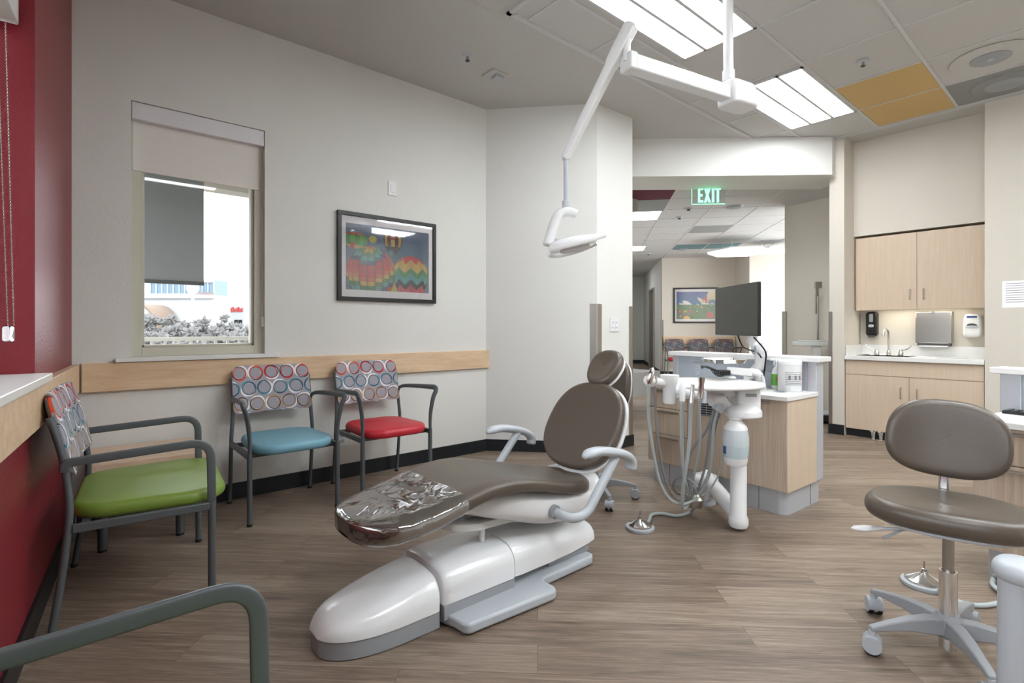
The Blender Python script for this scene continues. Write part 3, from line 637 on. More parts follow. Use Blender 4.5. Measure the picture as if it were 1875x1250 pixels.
def picture(label, loc, rz, w, h, fn, fw, mw, nx, ny):
    t = thing('framed_picture', label, 'framed picture', loc, rz)
    q = MB()
    for b in ((-w/2, w/2, h/2-fw, h/2), (-w/2, w/2, -h/2, -h/2+fw), (-w/2, -w/2+fw, -h/2+fw, h/2-fw), (w/2-fw, w/2, -h/2+fw, h/2-fw)): q.box(b[0], b[1], -.028, 0, b[2], b[3])
    obj('picture_frame', q, BLACKF, t, bevel=.002)
    q = MB(); q.box(-w/2+fw, w/2-fw, -.014, -.001, -h/2+fw, h/2-fw); obj('mat_board', q, MATBOARD, t)
    iw, ih = w-2*fw-1.3*mw, h-2*fw-2*mw
    raster('art_print', iw, ih, nx, ny, fn, t, Matrix.Translation((0, -.0146, 0)))
    q = MB(); q.box(-w/2+fw, w/2-fw, -.021, -.018, -h/2+fw, h/2-fw); obj('glass', q, PGLASS, t)
a = py_(616, 467, WY); b = py_(795.7, 467, WY); zt = (py_(616, 384.3, WY).z+py_(795.7, 411.6, WY).z)/2; zb = (py_(616, 549.2, WY).z+py_(795.7, 556.2, WY).z)/2
picture('black framed picture of hot air balloons on the window wall', ((a.x+b.x)/2, WY-.001, (zt+zb)/2), 0, b.x-a.x, zt-zb, balloons, .03, .055, 220, 150)
p = fr(2.37, 12.595, 0); picture('framed picture of a flower meadow with balloons on the far wall', (p.x, p.y, 1.66), -YAW-A9, 1.02, .83, meadow, .035, .06, 110, 80)
# ================================================================== WALL PLATES
def plate(name, label, catg, loc, rz, w, h, extra=None):
    t = thing(name, label, catg, loc, rz); q = MB(); q.box(-w/2, w/2, -.007, 0, -h/2, h/2); obj('cover_plate', q, WHITE, t, bevel=.002)
    if extra == 'outlet':
        for z in (-.02, .02):
            q = MB(); q.pad(rrect(.034, .029, .011), .003, .001, Matrix.Translation((0, -.007, z)) @ Matrix.Rotation(PI/2, 4, 'X')); s_ = obj('socket', q, LGREY, t)
            q = MB(); q.box(-.008, -.006, -.0108, -.0098, z-.004, z+.006); q.box(.006, .008, -.0108, -.0098, z-.004, z+.006); obj('slot', q, BLACK, s_)
    if extra == 'switch': 
        q = MB(); q.box(-.016, .016, -.010, -.006, -.033, .033); obj('rocker', q, WHITE, t, bevel=.002)
    return t
p = py_(718, 345, WY); plate('wall_sensor_plate', 'blank white wall plate above the balloon picture', 'wall plate', (p.x, WY, p.z), 0, .072, .115, 'switch')
p = py_(626, 802, WY); plate('wall_outlet', 'white wall outlet low on the window wall between blue and red chairs', 'outlet', (p.x, WY, p.z), 0, .072, .115, 'outlet')
u2 = Vector(A2)-Vector(A1); kx = (1124-CX)/F; s_ = (A1[0]-kx*A1[1])/(kx*u2.y-u2.x); q2 = Vector(A1)+u2*s_
t = plate('switch_panel', 'white double switch panel on the column face', 'switch', cw(q2.x, q2.y, EYE+6.5/F*q2.y), ang(u2.x, u2.y), .118, .125)
for x in (-.027, .027):
    q = MB(); q.box(x-.018, x+.018, -.011, -.006, -.035, .035); r_ = obj('rocker', q, WHITE, t, bevel=.002)
    for z in (-.022, .022): q = MB(); q.box(x-.012, x+.012, -.013, -.0105, z-.004, z+.004); obj('button', q, LGREY, r_)
# notice on the right wall
p0 = px_(1866, 538, SX); t = thing('notice_paper', 'white printed notice sheet taped to the right wall', 'paper', (SX, p0.y, p0.z), -PI/2); 
q = MB(); q.box(-.105, .105, -.002, 0, -.115, .115); obj('sheet', q, PAPER, t)
q = MB()
for i in range(9): q.box(-.085, .085-.02*(i % 3), -.0028, -.0019, .09-.02*i, .094-.02*i)
obj('printed_lines', q, INK, t)
# ================================================================== DENTAL CHAIR
YC = 1.82
dc = thing('dental_chair', 'reclined dental chair with brown vinyl cushions on a white floor base', 'dental chair', (1.35, YC, 0)); D = local(dc)
def hump(x, w, zb, zt, r, yc=1.795, crown=.008, n=6):
    r = min(r, w*.98, (zt-zb)*.95); P = [(yc-w, zb)]
    for i in range(n+1):
        a = PI/2*i/n; P.append((yc-w+r-r*math.cos(a), zt-r+r*math.sin(a)))
    for f in (-.5, 0, .5): P.append((yc+(w-r)*f, zt+crown*(1-f*f)))
    for i in range(n+1):
        a = PI/2*(1-i/n); P.append((yc+w-r+r*math.cos(a), zt-r+r*math.sin(a)))
    P.append((yc+w, zb)); return [D((x, y, z)) for y, z in P]
def nosew(x, x0, x1, w, p=2.3): return w if x >= x1 else w*(max(0, 1-((x1-x)/(x1-x0))**p))**(1/p)
xs = [.622, .626, .634, .646, .665, .69, .72, .76, .80, .86, .92, .98, 1.02, 1.034]
def nz(x): return .105+.085*min(1, max(0, (x-.62)/.41))**.8
q = MB(); q.loft([hump(x, nosew(x, .618, .90, .160), .066, nz(x)-.045*(max(0, 1-(x-.62)/.07))**2, .075) for x in xs[:-1]]+[hump(1.034, .156, .066, .187, .07)]); obj('base_cover', q, WHITEG, dc, smooth=50)
q = MB(); q.loft([hump(x, nosew(x, .622, .90, .156), .004, .064, .004, crown=0) for x in [.626]+xs[1:]]); obj('base_skirt', q, MGREY, dc, smooth=30)
q = MB(); q.loft([hump(x, w, .086, z, .07) for x, w, z in ((1.044, .160, .198), (1.05, .168, .206), (1.08, .172, .211), (1.25, .174, .214), (1.38, .174, .212), (1.388, .171, .209))]); obj('base_cover', q, WHITEG, dc, smooth=50)
q = MB(); q.loft([hump(x, .170, .03, .084, .004, crown=0) for x in (1.046, 1.39)]); obj('base_skirt', q, MGREY, dc, smooth=30)
q = MB(); q.loft([hump(x, w, zb, z, .075) for x, w, zb, z in ((1.392, .150, .085, .200), (1.396, .166, .085, .212), (1.43, .170, .085, .214), (1.6, .166, .084, .204), (1.75, .158, .084, .190), (1.88, .148, .09, .175), (1.925, .142, .095, .168), (1.932, .136, .10, .162))]); obj('base_cover', q, WHITEG, dc, smooth=50)
q = MB(); pl = [(1.05, 1.66), (1.07, 1.60), (1.075, 1.545), (1.09, 1.525), (1.49, 1.497), (1.515, 1.505), (1.525, 1.53), (1.525, 1.59), (1.54, 1.605), (1.86, 1.61), (1.885, 1.63), (1.885, 1.97), (1.86, 1.99), (1.05, 1.99)]
q.prism([D((x, y, 0))[:2] for x, y in pl], .004, .046); obj('base_plate', q, LGREY, dc, bevel=.014, seg=3)
q = MB(); q.box(.27, .55, -.16, -.12, .04, .078); q.box(-.28, .53, -.13, .12, .04, .075); obj('rail_housing', q, MGREY, dc, bevel=.012)
# lift arm and under-seat shell
q = MB(); q.loft([[D((x, y, z)) for x, y in ((1.76, 1.73), (1.93, 1.73), (1.93, 1.90), (1.76, 1.90))] for z in (.14, .30)]); obj('lift_post', q, WHITE, dc, bevel=.015)
SEAT = [(.738, .045, .425, .05, 0), (.745, .095, .432, .066, 0), (.765, .145, .437, .078, 0), (.80, .188, .441, .084, 0), (.85, .216, .446, .086, 0), (.92, .232, .455, .086, 0), (1.0, .238, .468, .086, 0), (1.1, .246, .492, .082, .002), (1.2, .252, .515, .076, .006), (1.3, .256, .522, .072, .012), (1.4, .258, .512, .07, .018), (1.5, .258, .490, .07, .024), (1.6, .256, .464, .072, .03), (1.7, .250, .440, .074, .034), (1.78, .236, .424, .074, .032), (1.85, .205, .410, .074, .022), (1.90, .155, .402, .07, .01), (1.93, .09, .396, .056, 0), (1.936, .03, .39, .03, 0)]
def sring(x, w, zt, t, dip, off=0.0, wr=0.0, N=44):
    out = []
    for k in range(N):
        a = 2*PI*k/N; c, s_ = math.cos(a), math.sin(a)
        y = math.copysign(abs(c)**.42, c); z = math.copysign(abs(s_)**.55, s_)
        zz = zt - t/2 + (t/2+off)*z
        if s_ > 0: zz -= dip*(1-abs(y)**2.2)**1.3*1.2
        if wr and s_ > .05: zz += wr*(math.sin(x*47+y*5+1.3*math.sin(x*21+y*7))*.6+math.sin(x*83-y*13)*.35+.5*math.sin(y*19+x*16))*(1-y**6)
        out.append(D((x, YC+(w+off)*y, zz)))
    return out
def seat_at(x):
    for a, b in zip(SEAT, SEAT[1:]):
        if a[0] <= x <= b[0]:
            k = (x-a[0])/(b[0]-a[0]); return tuple(u+(v-u)*k for u, v in zip(a, b))
q = MB(); q.loft([sring(*s_) for s_ in SEAT]); obj('seat_cushion', q, LEATHER, dc, smooth=180, sub=1)
SH = [(1.10, .08, .44, .40), (1.16, .13, .45, .375), (1.25, .175, .452, .345), (1.36, .20, .45, .31), (1.46, .215, .44, .275), (1.56, .228, .415, .245), (1.66, .232, .392, .23), (1.78, .232, .38, .235), (1.88, .222, .385, .255), (1.95, .195, .40, .29), (1.99, .15, .405, .325), (2.005, .08, .40, .35)]
q = MB(); rings = []
for x, w, zt, zb in SH:
    r = []
    for k in range(28):
        a = 2*PI*k/28; c, s_ = math.cos(a), math.sin(a); r.append(D((x, YC+w*math.copysign(abs(c)**.55, c), (zt+zb)/2+(zt-zb)/2*math.copysign(abs(s_)**.7, s_))))
    rings.append(r)
q.loft(rings); obj('seat_shell', q, WHITE, dc, smooth=180, sub=1)
# foot bracket below the toe section
q = MB(); rings = []
for x, w, z in ((1.10, .02, .335), (1.11, .06, .335), (1.135, .095, .33), (1.19, .11, .318), (1.26, .105, .305), (1.36, .09, .295), (1.50, .08, .285), (1.62, .08, .28)):
    rings.append([D((x, YC-.02+y, z+dz)) for y, dz in ((-w, -.014), (w, -.014), (w, .014), (w*.6, .018), (-w*.6, .018), (-w, .014))])
q.loft(rings); obj('foot_bracket', q, OFFW, dc, bevel=.006, smooth=50)
q = MB(); q.lathe([(0, 0), (.045, 0), (.04, .012), (0, .014)], D((1.20, YC-.03, .325)), 20); br = obj('bracket_boss', q, LGREY, dc)
q = MB(); q.box(*(lambda a: (a.x-.05, a.x+.05, a.y-.03, a.y+.03, .325, .36))(D((1.26, YC-.03, 0)))); obj('hinge_block', q, MGREY, dc, bevel=.004)
q = MB(); a = D((1.31, 1.745, 0)); q.tube([(a.x, a.y, .29), (a.x, a.y, .222)], [.016, .011], 10); obj('stop_post', q, WHITE, dc)
# backrest, shell, headrest
def frame(o, th, off=0):
    v = Vector((math.sin(th), 0, math.cos(th))); n = Vector((-math.cos(th), 0, math.sin(th))); o = Vector(o)+n*off
    M = Matrix(((0, v.x, n.x, o.x), (-1, v.y, n.y, o.y), (0, v.z, n.z, o.z), (0, 0, 0, 1))); M.translation = D(o); return M
TB = math.radians(30)
egg = [(x*(1 if y > 0 else 1-.10*min(1, -y/.24)**2), y+.235) for x, y in sup(.246, .240, 2.5, 48, .07)]
q = MB(); q.pad(egg, .052, .024, frame((1.935, YC, .40), TB), -.004, dip=.008); bc = obj('backrest', q, LEATHER, dc, smooth=180, sub=1)
q = MB(); q.pad([(x*1.012, (y-.235)*1.012+.235) for x, y in egg], .022, .010, frame((1.935, YC, .40), TB, -.021)); obj('back_shell', q, WHITE, dc, smooth=60)
q = MB(); Mh = frame((2.225, YC, .885), math.radians(38)); q.pad(sup(.104, .116, 2.3, 40, -.1), .056, .026, Mh, .0, dip=.014); obj('headrest', q, LEATHER, dc, smooth=180, sub=1)
q = MB(); q.pad([(x*.93, y*.93) for x, y in sup(.104, .116, 2.3, 40, -.1)], .016, .006, frame((2.225, YC, .885), math.radians(38), -.014)); obj('headrest_plate', q, WHITE, dc)
q = MB(); q.tube([D(p) for p in ((2.05, YC, .63), (2.16, YC, .77), (2.225, YC, .85), (2.25, YC, .90))], .028, 10, ry=.009, up=(-.86, 0, .5)); obj('headrest_bar', q, LGREY, dc)
q = MB(); q.tube([D(p) for p in cat([(1.86, YC, .32), (1.93, YC, .38), (1.985, YC, .46), (2.04, YC, .58), (2.07, YC, .65)], 4)], .085, 14, ry=.022, up=(-.86, 0, .5)); obj('back_support', q, WHITE, dc)
for s in (-1, 1):
    Y = lambda v: YC+s*v
    q = MB(); P = cat([(1.655, Y(.34), .568), (1.69, Y(.34), .578), (1.75, Y(.342), .580), (1.83, Y(.345), .566), (1.90, Y(.347), .548), (1.95, Y(.347), .525), (1.975, Y(.345), .495), (1.972, Y(.343), .462)], 5)
    n = len(P); w = [.012+.020*min(1, i/5) for i in range(n)]; w[-1] *= .6; q.tube([D(p) for p in P], w, 12, ry=[x*.66 for x in w], up=(0, 0, 1) if False else None); ar = obj('armrest', q, LGREY, dc, smooth=180)
    q = MB(); P = rpath([(1.585, Y(.20), .325), (1.60, Y(.325), .312), (1.675, Y(.342), .325), (1.875, Y(.342), .545)], .085, 7); q.tube([D(p) for p in P], .0205, 14); obj('arm_tube', q, LGREY, ar)
    q = MB(); q.tube([D(p) for p in ((1.585, Y(.222), .324), (1.588, Y(.242), .322))], .03, 16); obj('socket_ring', q, MGREY, ar)
# clear toe cover (lies over the foot end)
tc = thing('toe_cover', 'clear wrinkled plastic cover over the foot end of the dental chair', 'plastic cover', (.92, YC, .46)); D0 = D; D = local(tc)
q = MB(); xs2 = [SEAT[i][0] for i in range(5)]+[.88+.0125*i for i in range(20)]
q.loft([sring(*seat_at(max(x, .7381)), off=.0045, wr=.0055 if x > .755 else .001) for x in xs2], cap=False); obj('plastic_film', q, FILM, tc, smooth=180); D = D0
# ================================================================== DENTAL LIGHT
hub = pd(1350, 178, 2.8); dl = thing('dental_light', 'white ceiling-hung dental operating light with jointed arms', 'dental light', (hub.x, hub.y, HC)); L_ = local(dl)
q = MB(); tp = cw((1333-CX)/F*2.8, 2.8, HC); bt = pd(1334, 150, 2.8); q.tube([L_(tp), L_(bt)], .026, 18); q.lathe([(.032, 0), (.032, -.05), (.027, -.055), (.027, 0)], L_(bt)+Vector((0, 0, .06)), 18); obj('ceiling_post', q, WHITE, dl)
q = MB(); q.lathe([(0, 0), (.11, 0), (.105, -.03), (.04, -.045), (0, -.045)], L_(tp), 24); obj('ceiling_flange', q, WHITE, dl)
el = pd(1148, 113, 2.437); hb = pd(1352, 178, 2.8); ax = (hb-el); ax.z = 0; ax.normalize(); sd = Vector((-ax.y, ax.x, 0))
q = MB(); c = L_(hb)
def obox(c, ax, l0, l1, w, z0, z1, sd): return [[c+ax*l+sd*s+Vector((0, 0, z)) for s, z in ((-w, z0), (w, z0), (w, z1), (-w, z1))] for l in (l0, l1)]
q.loft([[c+ax*l+sd*s*k+Vector((0, 0, z)) for s, z in ((-.07, -.06), (.07, -.06), (.075, .0), (.05, .072), (-.05, .072), (-.075, 0))] for l, k in ((-.10, .8), (-.06, 1), (.05, 1), (.095, .75))]); obj('pivot_housing', q, WHITE, dl, bevel=.012, seg=3, smooth=50)
e0 = L_(el); q = MB(); h0 = L_(hb)-ax*.06; h0.z -= .0
q.loft([[p+sd*s+Vector((0, 0, z)) for s, z in ((-.034, -.038), (.034, -.038), (.034, .03), (.02, .04), (-.02, .04), (-.034, .03))] for p in (e0, h0)]); obj('fixed_arm', q, WHITE, dl, bevel=.006)
q = MB(); q.loft([[p+sd*s+Vector((0, 0, z)) for s, z in ((-.04, -.045), (.04, -.045), (.04, .038), (-.04, .038))] for p in (e0-ax*.012, e0+ax*.035)]); obj('arm_end_cap', q, OFFW, dl, bevel=.008)
et = pd(1157, 62, 2.437); eb = pd(1036, 287, 2.6)
pin = Vector((e0.x, e0.y, 0)); q = MB(); q.tube([(e0.x, e0.y, e0.z), (e0.x, e0.y, L_(et).z-.03)], .018, 14); obj('pivot_pin', q, WHITE, dl)
a, b = L_(et), L_(eb); a = Vector((e0.x, e0.y, a.z)); t_ = (b-a).normalized(); fs = t_.cross(Vector((0, 0, 1))).normalized(); fu = fs.cross(t_)
q = MB(); sec = [(-.026, -.024), (.026, -.024), (.03, 0), (.022, .026), (-.022, .026), (-.03, 0)]
q.loft([[a+t_*l+fs*x*k+fu*y*k for x, y in sec] for l, k in ((-.05, .75), (-.035, 1.15), (.14, 1.15), (.16, .95), ((b-a).length-.02, .8), ((b-a).length+.01, .7))]); obj('spring_arm', q, WHITE, dl, bevel=.005)
q = MB(); q.cbox(b+fs*0, .026, .026, .036); obj('arm_tip_bracket', q, LGREY, dl, bevel=.004)
rb = pd(1043, 383, 2.6); q = MB(); q.tube([b, Vector((b.x, b.y, L_(rb).z))], .0115, 12); q.lathe([(.019, .0), (.019, .05), (.013, .055), (.0115, 0)], (b.x, b.y, L_(rb).z-.01), 14); obj('drop_rod', q, LGREY, dl)
def P2(x, y, d): return L_(pd(x, y, d))
q = MB(); P = cat([P2(1056, 392, 2.60), P2(1040, 388, 2.60), P2(1026, 391, 2.6), P2(1018, 402, 2.6), P2(1010, 425, 2.6), P2(1003, 449, 2.6)], 5); q.tube(P, [.022+.022*min(1, i/12) for i in range(len(P))], 16, ry=[.020+.006*min(1, i/12) for i in range(len(P))], sq=.8); obj('yoke', q, WHITE, dl, smooth=180)
# lamp head: a shallow shell that tips forward, with two side handles
hc = P2(1048, 448, 2.60); lx = Vector((CY, -SY, 0)); ly = Vector((SY, CY, 0)); tl = math.radians(11); hx = lx*math.cos(tl)+Vector((0, 0, math.sin(tl))); hz = Vector((0, 0, 1))*math.cos(tl)-lx*math.sin(tl)
Mh = Matrix(((hx.x, ly.x, hz.x, hc.x), (hx.y, ly.y, hz.y, hc.y), (hx.z, ly.z, hz.z, hc.z), (0, 0, 0, 1)))
q = MB(); q.pad(sup(.122, .110, 2.6, 40), .046, .020, Mh @ Matrix.Translation((0, 0, -.02)), .012); hd = obj('lamp_head', q, WHITEG, dl, smooth=180, sub=1)
q = MB(); q.pad(sup(.075, .07, 2.4, 32), .012, .005, Mh @ Matrix.Translation((.01, 0, -.03))); obj('lens', q, OFFW, hd)
q = MB(); q.pad(sup(.05, .055, 2.4, 32), .016, .006, Mh @ Matrix.Translation((.0, 0, .018))); obj('back_cap', q, OFFW, hd)
q = MB(); q.tube([Mh @ Vector(p) for p in cat([(-.12, -.10, -.012), (-.06, -.155, -.018), (.05, -.16, -.012), (.145, -.12, .004)], 5)], .011, 10, ry=.016); q.tube([Mh @ Vector(p) for p in cat([(-.12, .10, -.012), (-.06, .155, -.018), (.05, .16, -.012), (.145, .12, .004)], 5)], .011, 10, ry=.016); obj('handle', q, WHITE, hd)
q = MB(); q.tube([P2(1006, 446, 2.6), Mh @ Vector((-.08, 0, 0))], .017, 10); q.tube([P2(1012, 436, 2.6), Mh @ Vector((-.05, -.02, .02))], .006, 8); obj('knuckle', q, LGREY, hd)
# ================================================================== STOOLS
def stool(label, l, d, face, a0, seat_z, seat_w, seat_d, back_z, bw, bh, grp, backoff=.20, lever=True, tilt=0.0):
    t = thing('dental_stool', label, 'stool', cw(l, d, 0), ang(-face[1], face[0]), grp); M = local(t)
    base = math.atan2(face[0], -face[1])
    for k in range(5):
        an = a0 + k*2*PI/5 - base; c, s_ = math.cos(an), math.sin(an); u = Vector((c, s_, 0)); v = Vector((-s_, c, 0))
        q = MB(); st = [(.02, .026, .122, .07), (.07, .024, .128, .075), (.14, .020, .122, .085), (.21, .016, .108, .083), (.255, .0145, .097, .08), (.270, .013, .093, .08)]
        q.loft([[u*r+v*w+Vector((0, 0, zb)), u*r-v*w+Vector((0, 0, zb)), u*r-v*w*.85+Vector((0, 0, zt)), u*r+v*w*.85+Vector((0, 0, zt))] for r, w, zt, zb in st]); obj('base_arm', q, MGREY, t, bevel=.004)
        q = MB(); q.tube([u*.262+Vector((0, 0, .082)), u*.262+Vector((0, 0, .045))], .012, 10)
        rr = u*.262; w_ = v if k % 2 else (u*.6+v*.8); w_.normalize()
        q.tube([rr+w_*-.025+Vector((0, 0, .036)), rr+w_*.025+Vector((0, 0, .036))], .029, 18); cs = obj('caster', q, LGREY, t)
        q = MB()
        for sg in (-1, 1): q.tube([rr+w_*sg*.006+Vector((0, 0, .0265)), rr+w_*sg*.022+Vector((0, 0, .0265))], .0265, 18)
        obj('wheel', q, RUBBER, cs)
    q = MB(); q.lathe([(0, .06), (.035, .06), (.042, .085), (.042, .125), (.03, .138), (0, .138)], n=24); obj('hub', q, MGREY, t)
    q = MB(); q.lathe([(0, .02), (.026, .02), (.026, .06), (0, .06)], n=20); q.lathe([(.0, .13), (.026, .13), (.026, .285), (.019, .285), (.019, .14), (0, .14)], n=24); obj('lift_sleeve', q, CHROME, t)
    q = MB(); q.tube([(0, 0, .15), (0, 0, seat_z-.05)], .0165, 18); obj('gas_column', q, STEEL, t)
    q = MB(); q.box(-.05, .05, -.05, .13, seat_z-.058, seat_z-.018); mech = obj('seat_mechanism', q, BLACK, t, bevel=.006)
    q = MB(); q.pad(sup(seat_w*.86, seat_d*.86, 2.3, 36), .016, .006, Matrix.Translation((0, 0, seat_z-.022))); obj('seat_plate', q, LGREY, t)
    q = MB(); Mt = Matrix.Translation((0, 0, seat_z-.012)); q.pad(sup(seat_w, seat_d, 2.35, 48, .10), .075, .034, Mt, .004, dip=.018); obj('seat', q, LEATHER, t, smooth=180, sub=1)
    if lever:
        q = MB(); P = cat([(-.05, -.03, seat_z-.04), (-.14, -.05, seat_z-.05), (-.20, -.06, seat_z-.06)], 4); q.tube(P, .006, 8); q.tube([(-.10, 0, seat_z-.045), (-.18, -.075, seat_z-.085)], .005, 8)
        lv = obj('lever', q, LGREY, t); q = MB(); P = [(-.18, -.055, seat_z-.056), (-.20, -.06, seat_z-.06), (-.235, -.068, seat_z-.066), (-.265, -.073, seat_z-.07), (-.275, -.075, seat_z-.072)]; q.tube(P, [.007, .013, .02, .015, .004], 12, ry=[.006, .009, .012, .009, .003]); obj('paddle', q, WHITE, lv)
    y = backoff
    q = MB(); q.tube(rpath([(0, .05, seat_z-.04), (0, y+.02, seat_z-.035), (0, y+.035, seat_z+.12), (0, y+.03, back_z)], .05, 6), .017, 10, ry=.006, up=None); obj('back_stem', q, CHROME, t)
    # upright oval back pad, wrapped a little towards the sitter
    q = MB(); Mb = Matrix.Translation((0, y+.015, back_z)) @ Matrix.Rotation(tilt, 4, 'Y') @ Matrix.Rotation(PI/2-.12, 4, 'X')
    o = sup(bw, bh, 2.6, 44, .04); q.pad(o, .058, .027, Mb, .004, dip=.006)
    for v_ in q.bm.verts: v_.co.y -= 1.1*v_.co.x**2
    obj('backrest', q, LEATHER, t, smooth=180, sub=1)
    q = MB(); q.pad([(a*.95, b*.95) for a, b in o], .014, .005, Mb @ Matrix.Translation((0, 0, -.008)))
    for v_ in q.bm.verts: v_.co.y -= 1.1*v_.co.x**2
    obj('back_shell', q, WHITE, t); return t
stool('brown vinyl dental stool in front with chrome column, at the right edge', 1.505, 1.775, (-.60, -.80), math.radians(180), .462, .236, .19, .715, .178, .140, 'brown dental stools', .15, tilt=math.radians(3))
stool('brown vinyl dental stool standing behind the dental chair backrest', .55, 3.42, (-.80, -.6), math.radians(-79), .47, .20, .19, .735, .15, .17, 'brown dental stools', .21, lever=False)
# ================================================================== ISLAND
IA = math.atan2(-.7935, .6086)                                   # heading of the island's front, in the viewer's frame
IO = cw(1.62, 3.03, 0); IR = ang(.6086, -.7935)
IM = Matrix.Translation(IO) @ Matrix.Rotation(IR, 4, 'Z')
IW = 1.0; T3 = IW/3; WT = .718
cb = thing('base_cabinet', 'grey oak laminate island cabinet with drawers, behind the delivery unit', 'cabinet', IO, IR)
q = MB(); q.box(-IW, 0, .02, .40, .147, .69); obj('carcass', q, LAMG, cb, bevel=.002)
zs = ((.150, .354), (.358, .543), (.547, .688))
for z0, z1 in zs:
    q = MB(); q.box(-IW+.002, -2*T3-.002, 0, .02, z0, z1); dr = obj('drawer', q, LAMG, cb, bevel=.0015)
    q = MB(); xm = -IW+T3/2; q.loft([[Vector((xm+u*.095, -.005-.022*(1-u*u), z1-.018+.0-.004*abs(u))), Vector((xm+u*.095, -.002-.014*(1-u*u), z1-.030)), Vector((xm+u*.095, .001, z1-.030)), Vector((xm+u*.095, .001, z1-.014))] for u in [i/6-1 for i in range(13)]]); obj('handle', q, STEEL, dr)
q = MB(); q.box(-2*T3+.002, -T3-.002, 0, .02, .150, .688); pn = obj('door_panel', q, LAMG, cb, bevel=.0015)
q = MB(); x0, x1, z0, z1 = -2*T3+.10, -2*T3+.24, .535, .665
q.box(x0, x1, -.004, .0, z0, z1); gr = obj('vent_grille', q, BLACK, pn); q = MB()
for i in range(8): q.box(x0, x1, -.007, -.003, z0+.016*i+.004, z0+.016*i+.010)
for i in range(4): q.box(x0+.046*i, x0+.046*i+.004, -.0075, -.003, z0, z1)
obj('slats', q, MGREY, gr)
q = MB(); q.box(-T3+.002, -.001, 0, .02, .150, .688); dr = obj('door_panel', q, LAMG, cb, bevel=.0015)
q = MB(); q.loft([[Vector((-T3+.14+u*.095, -.005-.022*(1-u*u), .676)), Vector((-T3+.14+u*.095, -.002-.014*(1-u*u), .664)), Vector((-T3+.14+u*.095, .001, .664)), Vector((-T3+.14+u*.095, .001, .68))] for u in [i/6-1 for i in range(13)]]); obj('handle', q, STEEL, dr)
q = MB(); q.box(-.018, .002, .001, .40, .147, .69); obj('side_panel', q, LAM, cb, bevel=.0015)
rc = [(-IW+.03, .03)]+[(-.02-.055+.055*math.sin(a), .03+.055-.055*math.cos(a)) for a in [PI/2*i/6 for i in range(7)]]+[(-.02, .48), (-IW+.03, .48)]
q = MB(); q.prism(rc, 0, .146); pl = obj('plinth', q, ALU, cb, smooth=50)
q = MB()
for x in (-T3*.55, -T3*1.6, -T3*2.5): q.box(x-.0015, x+.0015, .0285, .031, .004, .143)
q.box(-.021, -.0185, .36, .363, .004, .143); obj('plinth_joint', q, DKGREY, pl)
wt = thing('worktop', 'white solid worktop of the island with a cable ring', 'worktop', IO, IR); q = MB(); q.box(-IW-.012, .012, -.018, .40, .69, WT); obj('slab', q, SOLID, wt, bevel=.003)
q = MB(); q.lathe([(.028, 0), (.038, 0), (.037, .004), (.028, .004), (.028, 0)], (-.13, .19, WT), 28); obj('cable_ring', q, LGREY, wt)
pt = thing('divider_panel', 'blue-grey divider panel with a white ledge at the back of the island', 'divider', IO, IR)
q = MB(); q.box(-IW-.02, -.055, .402, .50, .148, .905); obj('panel', q, PANEL, pt, bevel=.003)
q = MB(); q.box(-.055, .0, .4015, .505, .148, .905); obj('end_trim', q, ALU, pt, bevel=.004); q = MB(); q.box(-IW-.07, -IW-.02, .4015, .505, .148, .905); obj('end_trim', q, ALU, pt, bevel=.004)
q = MB()
for x in (-.36, -.70): q.box(x-.0015, x+.0015, .4005, .403, WT, .905)
obj('panel_joint', q, MGREY, pt)
q = MB(); q.box(-IW-.09, .03, .37, .55, .905, .937); obj('ledge', q, SOLID, pt, bevel=.004)
def iplate(x, z, kind, label):
    o = IM @ Vector((x, .402, z)); t = plate('wall_outlet', label, 'outlet', o, IR, .072, .112, 'outlet' if kind == 'outlet' else None)
    if kind == 'port':
        q = MB(); q.box(-.022, .022, -.009, -.006, -.036, .036); pr = obj('port_insert', q, PANEL, t); q = MB(); q.box(-.008, .008, -.0105, -.0085, -.03, -.018); obj('socket', q, BLACK, pr)
    for c_ in t.children: c_.data.materials[0] = PANEL if c_.name.startswith('cover') else c_.data.materials[0]
iplate(-.845, .80, 'outlet', 'grey double outlet on the left end of the island divider'); iplate(-.13, .80, 'port', 'grey cable port plate on the divider beside the wipes tub')
iplate(-.55, .83, 'port', 'blank grey plate on the divider behind the steel tray')
# things on the island
p = IM @ Vector((-.118, .296, WT+.0005)); t = thing('wipes_tub', 'white tub of wipes with a pink label on the island worktop', 'tub', p, -YAW)
R = .069; h = .20
q = MB(); q.lathe([(0, 0), (R*.94, 0), (R, .008), (R, h*.86), (0, h*.86)], n=32); obj('body', q, WHITE, t)
q = MB(); q.lathe([(R*1.0, h*.84), (R*1.03, h*.845), (R*1.03, h*.95), (R*.9, h), (0, h)], n=32); obj('lid', q, WHITEG, t)
q = MB()
def arc(a0, a1, z0, z1, r): 
    q.loft([[Vector((rr*math.cos(a), rr*math.sin(a), z)) for rr, z in ((r, z0), (r+.0008, z0), (r+.0008, z1), (r, z1))] for a in [a0+(a1-a0)*i/10 for i in range(11)]])
arc(-PI*.18, PI*.02, h*.22, h*.62, R); obj('pink_label', q, PINK, t); q = MB()
for i in range(8): arc(-PI*.78, -PI*.24-.1*(i % 3), h*(.22+.055*i), h*(.235+.055*i), R)
for a_ in (-.66, -.5, -.36): arc(PI*a_-.09, PI*a_+.09, h*.38, h*.52, R)
obj('label_print', q, INK, t)
p = IM @ Vector((-.215, .345, WT+.0005)); t = thing('spray_bottle', 'white spray bottle with a green label at the back of the island', 'spray bottle', p, -YAW)
q = MB(); q.lathe([(0, 0), (.036, 0), (.04, .01), (.04, .10), (.034, .13), (.018, .155), (.015, .175), (0, .175)], n=24, sy=.7); obj('bottle', q, WHITE, t)
